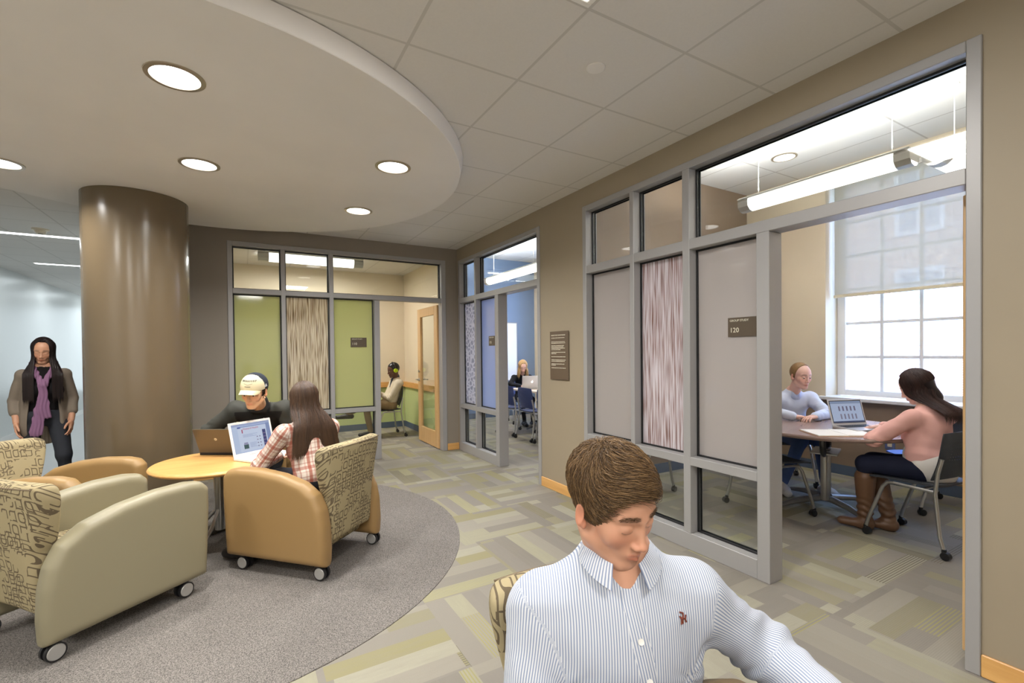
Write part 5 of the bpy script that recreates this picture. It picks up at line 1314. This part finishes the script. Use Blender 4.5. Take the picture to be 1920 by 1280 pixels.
def figure(label,loc,C,hd,s,nk,shm,bh,hs,pel,chest,wr,pole,kn,an,toe,skin,top,pants,shoes,w=(.155,.135,.15),d=(.72,.70,.68),bust=0,h=.008,eyes='open',jaw=1.0,sleeve=(.060,.050,.048,.036),handc=30,handN=((0,0,1),(0,0,1)),hands=True,bootz=None,topname='shirt',legr=(.088,.066,.058,.045),wam=.004,cuts=(),extra=(),topattr=None,hdir=None,la=(.285,.255)):
    pn=Person(label,loc); V=lambda q:V3(*q)
    C,nk,shm,pel,chest=map(V,(C,nk,shm,pel,chest)); f=V3(math.cos(R(bh)),math.sin(R(bh)),0); r=V3(math.sin(R(bh)),-math.cos(R(bh)),0)
    B=basis(*hd); sh=[shm+r*hs,shm-r*hs]; wr=[V(q) for q in wr]; el=[ik(sh[i],wr[i],la[0],la[1],pole[i]) for i in(0,1)]
    waist=pel*.62+chest*.38; hip=[pel+r*.085-V3(0,0,.01),pel-r*.085-V3(0,0,.01)]; kn=[V(q) for q in kn]; an=[V(q) for q in an]
    hh=make_head(C,B,s,.0036 if h<.0075 else .0045,eyes,nk-V3(0,0,.03),jaw,(.048,.054))
    parts=[(hh[0],hh[1])]
    core=torso_prims(pel,waist,chest,sh[0],sh[1],nk,(.12,.10,.11),(.7,.7,.7),sh_r=.042)
    for i in(0,1): core+=limb_prims(sh[i],el[i],wr[i],(.038,.033,.033,.024))+leg_prims(hip[i],kn[i],an[i],(.07,.045,.042,.03))
    parts.append(sdf(core,.013,.03))
    if hands:
        for i in(0,1):
            D=(wr[i]-el[i]) if hdir is None or hdir[i] is None else V(hdir[i]); D=D/np.linalg.norm(D); parts.append(hand(wr[i]+D*.012,D,handN[i],.97 if s>=1 else .9,1 if i==0 else -1,handc,.0045))
    P,F=join(parts); mk=np.zeros((len(P),3)); mk[:len(hh[0])]=hh[2]; pn.mesh('body',P,F,skin,{'mask':mk})
    if eyes=='open': eyeballs(pn.r,C-pn.loc,B,s,(52,36,26),(0,-.35))
    # top
    bones=[(pel,nk,r,.145,0)]
    pr_=torso_prims(pel+V3(0,0,.075),waist+V3(0,0,.02),chest,sh[0],sh[1],nk-V3(0,0,.012),w,d,bust=bust,sh_r=sleeve[0],fw_=f)
    for i in(0,1):
        pr_+=[cone(sh[i],el[i],sleeve[0],sleeve[1],1,None,.03),cone(el[i],wr[i],sleeve[2],sleeve[3],1,None,.025)]; bones+=[(sh[i],el[i],f,.058,.013*i),(el[i],wr[i],f,.045,.02)]
    ncut=[cone(nk+V3(0,0,-.02),nk+V3(0,0,.14)+f*.02,.052,.062,1,None,.012)]
    P,F=sdf(pr_+list(extra),h,.045,cuts=ncut+list(cuts)); P=relax(P,F,1,.5); U,Vv,K,T=bones_uv(P,bones); N=vnorm(P,F)
    amp=wam*wrinkle(P,int(abs(C[0])*100)%97,10)+wam*.5*wrinkle(P,7,22)
    for i in(0,1):
        ax=(wr[i]-sh[i]);ax/=np.linalg.norm(ax);dd=np.linalg.norm(P-el[i],axis=1); amp+=.005*np.exp(-(dd/.08)**2)*np.sin((P-el[i])@ax*150+2*np.sin(P[:,2]*40))
    P=P+N*amp[:,None]
    U=np.where(K==0,(P-nk)@r,U)
    o=pn.mesh(topname,P,F,top,{'cu':np.stack([U,Vv,K],1)})
    # trousers
    pr_=[ell(pel,(w[0]*1.02,w[0]*.82,.105),np.stack([r,-f,V3(0,0,1)],1))]
    for i in(0,1): pr_+=leg_prims(hip[i],kn[i],an[i] if bootz is None else an[i]*.5+kn[i]*.5,legr)
    P,F=sdf(pr_,max(h,.008),.03); N=vnorm(P,F); P=P+N*(wam*wrinkle(P,11,14))[:,None]
    pn.mesh('trousers',P,F,pants)
    for i in(0,1):
        t=V3(*toe[i]);t/=np.linalg.norm(t)
        if bootz is None: pn.mesh('shoe',*shoe(an[i],t),shoes)
        else:
            up_=kn[i]-an[i];up_/=np.linalg.norm(up_); A=an[i]; a0=V3(A[0],A[1],.045)
            q=[cone(a0-t*.02,a0+t*.15,.042,.030,1.15,(0,0,1),.02),cone(a0,A+up_*.05,.044,.045,1,None,.03),cone(A+up_*.03,A+up_*bootz,.048,.070,1,None,.02)]
            P,F=sdf(q,.006,.025); P[:,2]=np.maximum(P[:,2],.004); N=vnorm(P,F); P+=N*(.004*np.sin(P@up_*120+3*np.sin(P@t*30)+wrinkle(P,3,12)*2)*np.clip((P[:,2]-.06)/.04,0,1)*np.clip((.30-P[:,2])/.1,0,1))[:,None]; pn.mesh('boot',P,F,shoes)
    return dict(pn=pn,C=C,B=B,s=s,nk=nk,sh=sh,el=el,wr=wr,f=f,r=r,top=o,chest=chest,pel=pel,waist=waist)
def hairmesh(g,parts,m,name='hair'):
    P,F=join([(a[0],a[1]) for a in parts]); return g['pn'].mesh(name,P,F,m,{'tone':np.concatenate([a[2] for a in parts])})
def ringtube(g,M3,C,pts,r,name,m,n=8,parent=None):
    mm=MB(); mm.tube([tuple(M3@V3(*p)+C) for p in pts],r,n); return g['pn'].mb(name,mm,m,parent=parent)
K_L=mat('black_leather',(30,26,24),.4); SNK=m_cloth('grey_sneaker',(104,100,92)); 
SK_F=m_skin('skin_light',(220,170,142)); SK_A=m_skin('skin_tan',(214,164,124)); SK_D=m_skin('skin_dark',(96,62,44)); SK_P=m_skin('skin_pale',(232,188,170))
H_DBR=m_hair('hair_dark_brown',(34,24,18),(92,66,46)); H_BLK=m_hair('hair_black',(12,9,9),(48,34,32),.35); H_BLD=m_hair('hair_blond',(150,112,66),(220,186,132)); H_LBR=m_hair('hair_light_brown',(96,72,46),(160,126,84)); H_VDK=m_hair('hair_very_dark',(22,14,16),(74,50,44),.38)
def seg_attr(*a): pass
# ---- man in the cap ----
def cap_man():
    t=NT('softshell_jacket'); a=t.attr('cu'); s_=t.sep(a.outputs['Vector']); x,y,z=t.sep(t.obj())[:3]
    sel=t.math('GREATER_THAN',s_[2],.5); hi=t.math('GREATER_THAN',z,.93); k=t.mix(t.math('MAXIMUM',sel,hi),srgb((30,28,26)),srgb((66,66,60)))
    k=t.mix(t.math('MULTIPLY',t.noise(t.obj(),18,3),.4),k,srgb((40,40,38))); t.P(Base_Color=k,Roughness=.7); t.b.inputs['Specular IOR Level'].default_value=.25
    g=figure('person in a cream and navy cap and dark jacket leaning over the maple table',(.22,4.9,.004),(.078,4.19,1.125),(-117,15,-3),1.05,(.115,4.44,1.015),(.125,4.52,.945),-112,.190,(.24,4.98,.54),(.155,4.66,.80),
     [(-.03,4.63,.668),(.13,4.53,.668)],[(-.3,.3,-1),(.4,.3,-1)],[(.02,4.62,.50),(.24,4.56,.50)],[(-.12,4.42,.10),(.10,4.30,.10)],[(-.75,-.6,0),(-.5,-.8,0)],SK_A,t.m,m_cloth('black_trousers',(34,34,38)),SNK,
     w=(.17,.165,.175),d=(.74,.74,.72),h=.0065,sleeve=(.072,.062,.056,.044),jaw=1.04,wam=.006,topname='jacket',handc=35,hdir=((-.1,-.9,-.1),(-.5,-.8,-.1)))
    nk,f,r=g['nk'],g['f'],g['r']
    P,F=sdf([cone(nk-V3(0,0,.04)-f*.01,nk+V3(0,0,.005)+f*.010,.084,.072,1,None,0)],.005,.0,cuts=[cone(nk-V3(0,0,.08)+f*.0,nk+V3(0,0,.12)+f*.03,.056,.062,1,None,.006),cone(nk+f*.09+V3(0,0,.06),nk+f*.06-V3(0,0,.05),.026,.012,1,None,.01)]); g['pn'].mesh('collar',P,F,mat('black_softshell',(26,24,23),.7),parent=g['top'])
    m=MB(); q=nk+f*.105-V3(0,0,.15)+r*-.07; m.tube([tuple(q),tuple(q+V3(0,0,.018)),tuple(q+V3(0,0,.03)-r*.006)],.003,6); g['pn'].mb('logo',m,mat('logo_grey',(170,170,170),.5),parent=g['top'])
    hs=hair_short(g['C'],g['B'],g['s'],1500,.0013,5,length=.020,wild=.2,zmax=.022); cp=cap_short(g['C'],g['B'],g['s']*.97,.0045); hairmesh(g,[cp,hs],H_DBR)
    # cap
    C,B,s=g['C'],g['B'],g['s']; c0=V3(0,-.013,.040)
    def dome(p):
        q=(p-c0)/V3(.090,.110,.098); return np.maximum((np.linalg.norm(q,axis=-1)-1)*.09,(.026+.05*np.minimum(0,p[...,1]+.0)*-.0-p[...,2]-.12*np.maximum(0,-p[...,1]-.05)*-.4))
    P,F=sdf([(dome,V3(-.1,-.13,.0),V3(.1,.11,.15),0.)],.004,.0); P=relax(P,F,1,.4); cen=P[F].mean(1); fr=cen[:,1]>.012
    W=(P*s)@B.T+C; capo=g['pn'].mesh('cap_crown',W,F[fr],m_cloth('cap_cream',(214,200,164)),label='cream front of the cap'); g['pn'].mesh('cap_back',W,F[~fr],m_cloth('cap_navy',(40,44,54)),label='navy back of the cap')
    rows=[]
    for i in range(17):
        a=-1+2*i/16; x=.074*a; row=[]
        for j in range(7):
            v=j/6; y0=.078*math.sqrt(max(0,1-(a*.86)**2))+.012; ln=.076*math.sqrt(max(.02,1-abs(a)**2.6)); row.append(V3(x*(1-.10*v),y0+ln*v,.040-.018*a*a*(1+.6*v)-.008*v*v))
        rows.append(row)
    A=np.array(rows).reshape(-1,3); Fq=np.array([[i*7+j,i*7+j+1,(i+1)*7+j+1,(i+1)*7+j] for i in range(16) for j in range(6)]); 
    N=vnorm(A,Fq)*.0016; A2=np.concatenate([A+N,A-N]); o=len(A); ed=[]
    E_=np.concatenate([Fq,Fq[:,::-1]+o]); up=N[:,2].mean()>0
    A2=(A2*s)@B.T+C; top=E_[:len(Fq)] if up else E_[len(Fq):]; bot=E_[len(Fq):] if up else E_[:len(Fq)]
    g['pn'].mesh('cap_brim',A2,top,m_cloth('cap_cream',(214,200,164))); g['pn'].mesh('cap_brim_underside',A2,bot,mat('cap_under',(34,34,40),.8))
    # lettering and side mark
    def onD(x,z): 
        q=1-(x/.0915)**2-((z-c0[2])/.0995)**2; return V3(x,c0[1]+.1115*math.sqrt(max(q,.02)),z)
    m=MB()
    for i in range(9):
        x=.045-.011*i; z=.098-.35*x*x*8*.3
        m.tube([tuple(B@(onD(x,z)*s)+C),tuple(B@(onD(x-.002,z+.011)*s)+C)],.0021,5)
        m.tube([tuple(B@(onD(x,z+.010)*s)+C),tuple(B@(onD(x-.006,z+.004)*s)+C)],.0016,5)
    m.tube([tuple(B@(onD(x,.066)*s)+C) for x in(-.02,0,.02)],.002,5); m.tube([tuple(B@(onD(x,.078+.25*abs(x))*s)+C) for x in(-.03,0,.03)],.0012,5)
    g['pn'].mb('cap_lettering',m,mat('cap_ink',(50,52,60),.8),parent=capo)
    for sx in(-1,1):
        m=MB()
        for i in range(3):
            y=-.030+i*.009; z=.042; L=.008+.006*i
            def sd(y,z): q=1-((y-c0[1])/.111)**2-((z-c0[2])/.099)**2; return V3(sx*.091*math.sqrt(max(q,.02)),y,z)
            m.tube([tuple(B@(sd(-y-.02,z)*s)+C),tuple(B@(sd(-y-.02+.006,z+L)*s)+C)],.0030,6)
        g['pn'].mb('cap_side_mark',m,mat('cap_white',(225,225,225),.7),parent=capo)
cap_man()
# ---- plaid shirted person ----
def plaid():
    g=figure('person with long brown hair in a red and white plaid shirt, seen from behind',(.44,3.48,.004),(.372,3.60,1.085),(114,16,0),.98,(.385,3.535,.955),(.39,3.525,.885),106,.160,(.43,3.45,.535),(.40,3.505,.80),
     [(.37,3.90,.668),(.215,3.80,.672)],[(.7,-.2,-.7),(-.7,-.5,-.5)],[(.24,3.88,.50),(.08,3.74,.50)],[(.22,3.82,.10),(.02,3.66,.10)],[(-.6,.75,0),(-.7,.6,0)],SK_F,m_plaid('red_plaid'),m_cloth('dark_leggings',(34,34,40)),K_L,
     w=(.150,.125,.140),d=(.74,.72,.72),bust=1,h=.007,eyes='down',sleeve=(.056,.048,.045,.034),jaw=.92,wam=.005,handc=22,hdir=((-.55,.8,-.15),(-.25,.95,-.15)))
    C,B,s=g['C'],g['B'],g['s']
    def tops(W,t,rs):
        # keep the falling hair behind the back and shoulders
        f,nk=g['f'],g['nk']; z=W[:,:,2]; d=(W-nk)@f; lim=-.120-.015*np.clip((nk[2]-z)/.2,0,1); lat=(W-nk)@g['r']; m=np.clip((nk[2]+.10-z)/.14,0,1); m=m*m*(3-2*m)
        push=np.minimum(0,lim-d)*m; return W+push[:,:,None]*f
    hl=hair_long(C,B,s,4200,.0019,3,zend=.76,wave=.010,tops=tops,arc=140,flare=1.75)
    P,F=sdf([ell(V3(0,-.016,.030),(.084,.104,.098)),cone((0,-.045,.02),(0,-.062,-.10),.074,.066,.75,(1,0,0))],.006,.03); W=(P*s)@B.T+C
    hairmesh(g,[(W,F,np.full(len(W),.08)),hl],H_DBR)
    m=MB(); a,b=g['el'][1],g['wr'][1]; D=(b-a)/np.linalg.norm(b-a); q=b+D*.0; M_=Matrix.Translation(tuple(q))@Vector(tuple(D)).to_track_quat('Z','Y').to_matrix().to_4x4(); m.lathe([(.0325,-.008),(.035,-.007),(.035,.007),(.0325,.008)],28,M_)
    bo=g['pn'].mb('wristwatch',m,M_STEEL); 
plaid()
# ---- walking woman ----
def walker():
    f=V3(math.cos(R(-78)),math.sin(R(-78)),0); r=V3(math.sin(R(-78)),-math.cos(R(-78)),0); o=V3(-1.63,6.05,0)
    L=lambda x,y,z: tuple(o+r*x+f*y+V3(0,0,z))
    taupe=m_cloth('taupe_knit',(132,120,106),c2=(104,94,84),sc=400)
    g=figure('person with long black hair in a taupe cardigan and mauve scarf, walking beside the column',(-1.63,6.05,.004),L(.0,.03,1.468),(-84,16,-3),.94,L(0,0,1.325),L(0,-.005,1.245),-78,.140,L(0,-.02,.86),L(0,0,1.14),
     [L(.185,.03,.805),L(-.185,.06,.80)],[(-.7,.8,0),(.3,1,0)],[L(.10,.02,.48),L(-.13,.16,.49)],[L(.11,-.12,.10),L(-.15,.10,.10)],[tuple(f),tuple(f)],m_skin('skin_asian',(204,152,122)),m_cloth('black_top',(20,17,18)),m_cloth('dark_grey_jeans',(48,50,56)),K_L,
     w=(.150,.118,.135),d=(.70,.68,.70),bust=1,h=.0075,eyes='down',jaw=.93,sleeve=(.045,.034,.022,.014),legr=(.084,.058,.052,.042),handc=20,handN=((-.9,0,0),(.9,0,0)),wam=.003,la=(.25,.225))
    pel,ch,nk,sh,el,wr=[g[k] for k in('pel','chest','nk','sh','el','wr')]
    # cardigan, open at the front and flared at the hem
    slab=lambda p:np.maximum(np.abs((p-nk)@r)-(.058+.05*np.clip((nk[2]-p[...,2])/.45,0,1)),-((p-nk)@f-.02))
    lo=pel+V3(0,0,-.08); pr_=[cone(lo,pel+V3(0,0,.10),.190,.155,.74,r,.04)]+torso_prims(pel,g['waist'],ch,sh[0],sh[1],nk-V3(0,0,.03),(.160,.138,.148),(.80,.80,.82),bust=0,sh_r=.052)
    for i in(0,1): pr_+=[cone(sh[i],el[i],.050,.041,1,None,.02),cone(el[i],el[i]*.45+wr[i]*.55,.041,.040,1,None,.01)]
    cut=[(slab,pel-V3(.3,.3,.4),nk+V3(.3,.3,.2),.006),cone(nk-V3(0,0,.04),nk+V3(0,0,.2),.062,.075,1,None,.01)]
    P,F=sdf(pr_,.008,.04,cuts=cut); keep=P[:,2]; N=vnorm(P,F); ang=np.arctan2((P-pel)@r,(P-pel)@f); P=P+N*(.007*np.sin(ang*13)*np.clip((pel[2]+.12-P[:,2])/.2,0,1)+.004*wrinkle(P,2,12))[:,None]
    g['pn'].mesh('cardigan',P,F,taupe)
    sc=m_cloth('mauve_scarf',(142,104,132),c2=(104,72,112),sc=500)
    S=lambda x,y,z: nk+r*x+f*y+V3(0,0,z)
    pr_=[cone(S(.075,-.03,.03),S(.055,.075,-.05),.020,.022),cone(S(.055,.075,-.05),S(.006,.135,-.17),.022,.024),cone(S(-.075,-.03,.03),S(-.055,.075,-.05),.020,.022),cone(S(-.055,.075,-.05),S(-.006,.135,-.17),.022,.024),ell(S(0,.14,-.18),(.030,.026,.030)),
     cone(S(0,.145,-.18),S(.028,.15,-.42),.024,.034,.45,r),cone(S(.028,.15,-.42),S(.052,.16,-.60),.034,.048,.35,r),cone(S(0,.145,-.18),S(-.030,.15,-.46),.020,.026,.45,r),cone(S(.075,-.03,.03),S(-.075,-.03,.03),.020,.020)]
    P,F=sdf(pr_,.006,.012); N=vnorm(P,F); P+=N*(.004*np.sin(((P-nk)@r)*260+2*np.sin(P[:,2]*25)))[:,None]; g['pn'].mesh('scarf',P,F,sc)
    C,B,s=g['C'],g['B'],g['s']
    def tops(W,t,rs):
        z=W[:,:,2]; d=(W-nk)@g['f']; lat=(W-nk)@g['r']; dn=np.clip((nk[2]+.08-z)/.15,0,1)
        # hair falls in front of both shoulders, clear of the face
        fr=(np.abs(rs)>R(62))[:,None]&np.ones_like(z,bool); u=((np.abs(rs)-R(62))/R(78)).clip(0,1)[:,None]
        W=W+g['f']*(np.where(fr,np.maximum(0,.120+.02*u-d),np.minimum(0,-.12-d))*dn)[:,:,None]
        tgt=np.sign(lat+1e-6)*(.135-.075*u); return W+g['r']*(np.where(fr,tgt-lat,0)*dn)[:,:,None]
    hl=hair_long(C,B,s,3800,.0020,9,zend=1.04,wave=.006,tops=tops,arc=140)
    P,F=sdf([ell(V3(0,-.025,.038),(.083,.098,.094)),cone((0,-.05,.02),(0,-.06,-.12),.068,.062,.75,(1,0,0))],.006,.03); W=(P*s)@B.T+C
    hairmesh(g,[(W,F,np.full(len(W),.08)),hl],H_BLK)
walker()
# ---- headphones ----
def listener():
    g=figure('person with bright green headphones and a cream cardigan sitting in study room 110',(2.20,7.94,0),(2.215,7.86,1.125),(184,12,0),1.0,(2.265,7.88,.985),(2.275,7.89,.91),180,.165,(2.17,7.96,.535),(2.25,7.92,.81),
     [(1.98,7.86,.74),(1.99,7.98,.72)],[(0,.5,-1),(0,-.5,-1)],[(1.78,8.00,.54),(1.77,7.82,.60)],[(1.86,8.02,.10),(1.50,8.02,.42)],[(-1,.1,0),(-1,.2,.0)],SK_D,m_cloth('cream_knit',(212,200,176)),m_cloth('khaki',(150,128,94)),K_L,h=.009,handN=((-.3,-.9,.2),(-.3,.9,.2)),topname='cardigan',wam=.006)
    nk,f,r=g['nk'],g['f'],g['r']
    P,F=sdf([cone(nk-V3(0,0,.02),nk+V3(0,0,.03),.062,.058),cone(nk+f*.07-V3(0,0,.02),nk+f*.105-V3(0,0,.14),.030,.014,.6,r)],.007,.01); g['pn'].mesh('shirt_collar',P,F,m_cloth('slate_shirt',(70,74,84)))
    C,B,s=g['C'],g['B'],g['s']; cp=cap_short(C,B,s,.005); hairmesh(g,[cp],H_BLK)
    pts=[(.094*math.sin(a),-.012,.02+.115*math.cos(a)) for a in np.linspace(-PI/2,PI/2,19)]
    hb=ringtube(g,B,C,pts,.007,'headband',mat('headband_black',(30,30,32),.5))
    for sx in(-1,1):
        m=MB(); a=B@V3(sx*.078,-.010,-.008)+C;b=B@V3(sx*.108,-.010,-.008)+C; m.tube([tuple(a),tuple(b)],[.036,.032],20); g['pn'].mb('ear_cup',m,mat('lime_plastic',(190,214,30),.4),parent=hb,label='lime green ear cup')
listener()
# ---- blonde ----
def blonde():
    g=figure('blonde person in black behind the silver laptop in the middle study room',(4.80,7.95,0),(4.70,7.72,1.125),(-112,30,0),.96,(4.75,7.83,.985),(4.76,7.86,.905),-110,.155,(4.84,7.98,.53),(4.79,7.90,.80),
     [(4.53,7.50,.77),(4.76,7.45,.77)],[(-1,0,-.3),(1,0,-.3)],[(4.62,7.62,.50),(4.80,7.56,.50)],[(4.62,7.55,.09),(4.78,7.50,.09)],[(-.3,-1,0),(-.3,-1,0)],SK_P,m_cloth('black_knit',(22,22,26)),m_cloth('black_leggings',(24,24,28)),K_L,w=(.14,.12,.135),bust=1,h=.009,eyes='down',jaw=.92,sleeve=(.054,.046,.043,.033),legr=(.08,.056,.05,.036))
    C,B,s=g['C'],g['B'],g['s']; hl=hair_long(C,B,s,1200,.0038,4,zend=.95,wave=.006,arc=140)
    P,F=sdf([ell(V3(0,-.022,.036),(.083,.100,.095)),cone((0,-.05,.02),(0,-.06,-.09),.066,.058,.75,(1,0,0))],.008,.03); hairmesh(g,[((P*s)@B.T+C,F,np.full(len(P),.35)),hl],H_BLD)
blonde()
# ---- man in pale blue shirt, room 120 ----
def blueshirt():
    g=figure('person with receding hair in a pale blue shirt, forearms on the round study table',(4.93,2.78,0),(4.835,2.60,1.142),(-112,10,0),1.04,(4.885,2.70,.985),(4.895,2.715,.905),-122,.180,(4.98,2.84,.54),(4.92,2.76,.80),
     [(4.50,2.50,.775),(4.66,2.37,.775)],[(-1,.4,-.2),(1,-.4,-.3)],[(4.68,2.52,.52),(4.84,2.42,.52)],[(4.55,2.62,.10),(4.80,2.35,.10)],[(-.7,-.7,0),(-.5,-.85,0)],SK_P,m_stripe('pale_blue_shirt',(216,224,240),(200,210,232),.004,.5),m_cloth('blue_jeans',(70,92,140)),m_cloth('white_trainers',(200,196,192)),
     w=(.165,.155,.165),d=(.74,.72,.72),h=.0075,sleeve=(.064,.056,.052,.040),wam=.006,hdir=((.75,-.55,-.05),(-.75,.1,-.05)),handc=35,jaw=1.03)
    nk,f,r=g['nk'],g['f'],g['r']
    P,F=sdf([cone(nk-V3(0,0,.045),nk-V3(0,0,.012)+f*.005,.076,.066)],.006,.0,cuts=[cone(nk-V3(0,0,.10),nk+V3(0,0,.12)+f*.02,.056,.060,1,None,.006),cone(nk+f*.09+V3(0,0,.07),nk+f*.10-V3(0,0,.08),.055,.020,1,None,.01)])
    U=np.arctan2((P-nk)@r,(P-nk)@f)*.07; g['pn'].mesh('collar',P,F,m_stripe('pale_blue_shirt2',(206,216,238),(186,198,228),.004,.5),{'cu':np.stack([U,U,U],1)},parent=g['top'])
    C,B,s=g['C'],g['B'],g['s']; c0=V3(0,-.013,.036)
    def fcap(p):
        q=(p-c0)/V3(.0805,.1005,.0935); d=(np.linalg.norm(q,axis=-1)-1)*.09; zl=np.interp(p[...,1],[-.11,-.07,-.035,-.018,.006,.024,.034,.05],[-.072,-.058,-.042,-.016,-.026,.040,.095,.15]); return np.maximum(d,(zl-p[...,2])*.7)
    P,F=sdf([(fcap,V3(-.09,-.12,-.09),V3(.09,.10,.14),0.0)],.005,.0); P=relax(P,F,2,.5)
    hairmesh(g,[((P*s)@B.T+C,F,.3+.5*np.random.RandomState(1).rand(len(P)))],H_LBR)
blueshirt()
# ---- person in pink, room 120 ----
def pink():
    g=figure('person with long dark hair in a pink sweater and brown boots, back to the camera',(4.30,1.42,0),(4.43,1.535,1.115),(108,26,-6),1.0,(4.385,1.455,.975),(4.375,1.435,.90),72,.162,(4.325,1.425,.535),(4.36,1.43,.80),
     [(4.54,1.78,.77),(4.36,1.72,.768)],[(1,-.3,-.4),(-1,.2,-.45)],[(4.36,1.79,.51),(4.17,1.76,.52)],[(4.31,1.66,.11),(4.19,1.77,.10)],[(-.55,.83,0),(-.45,.9,0)],SK_P,m_cloth('pink_knit',(232,182,172),c2=(214,158,150)),m_cloth('navy_denim',(30,34,54)),mat('brown_boot_leather',(104,74,52),.45),
     w=(.165,.140,.150),d=(.76,.74,.74),bust=1,h=.0065,eyes='down',jaw=.93,sleeve=(.060,.054,.052,.038),bootz=.31,legr=(.088,.066,.050,.036),topname='sweater',wam=.006,hdir=((-.5,.8,-.1),(.9,.35,-.05)))
    pel,r,f,nk=g['pel'],g['r'],g['f'],g['nk']
    P,F=sdf([cone(pel+V3(0,0,.035)-f*.02,pel+V3(0,0,.06),.164,.160,.80,r)],.008,.03); N=vnorm(P,F); P+=N*(.004*wrinkle(P,4,14))[:,None]; g['pn'].mesh('undershirt',P,F,m_cloth('white_jersey',(226,220,212)),label='white shirt hem under the sweater')
    C,B,s=g['C'],g['B'],g['s']
    def tops(W,t,rs):
        z=W[:,:,2]; d=(W-nk)@f; dn=np.clip((nk[2]+.10-z)/.15,0,1); dn=dn*dn*(3-2*dn); W=W+f*(np.minimum(0,-.130-.02*dn-d)*dn)[:,:,None]; return W+(r*.03-f*.01)*dn[:,:,None]
    hl=hair_long(C,B,s,4000,.0020,6,zend=.93,wave=.006,tops=tops,arc=150)
    P,F=sdf([ell(V3(0,-.016,.032),(.085,.105,.099)),cone((0,-.05,.02),(0,-.068,-.10),.072,.060,.75,(1,0,0))],.006,.03); hairmesh(g,[((P*s)@B.T+C,F,np.full(len(P),.08)),hl],H_VDK)
pink()
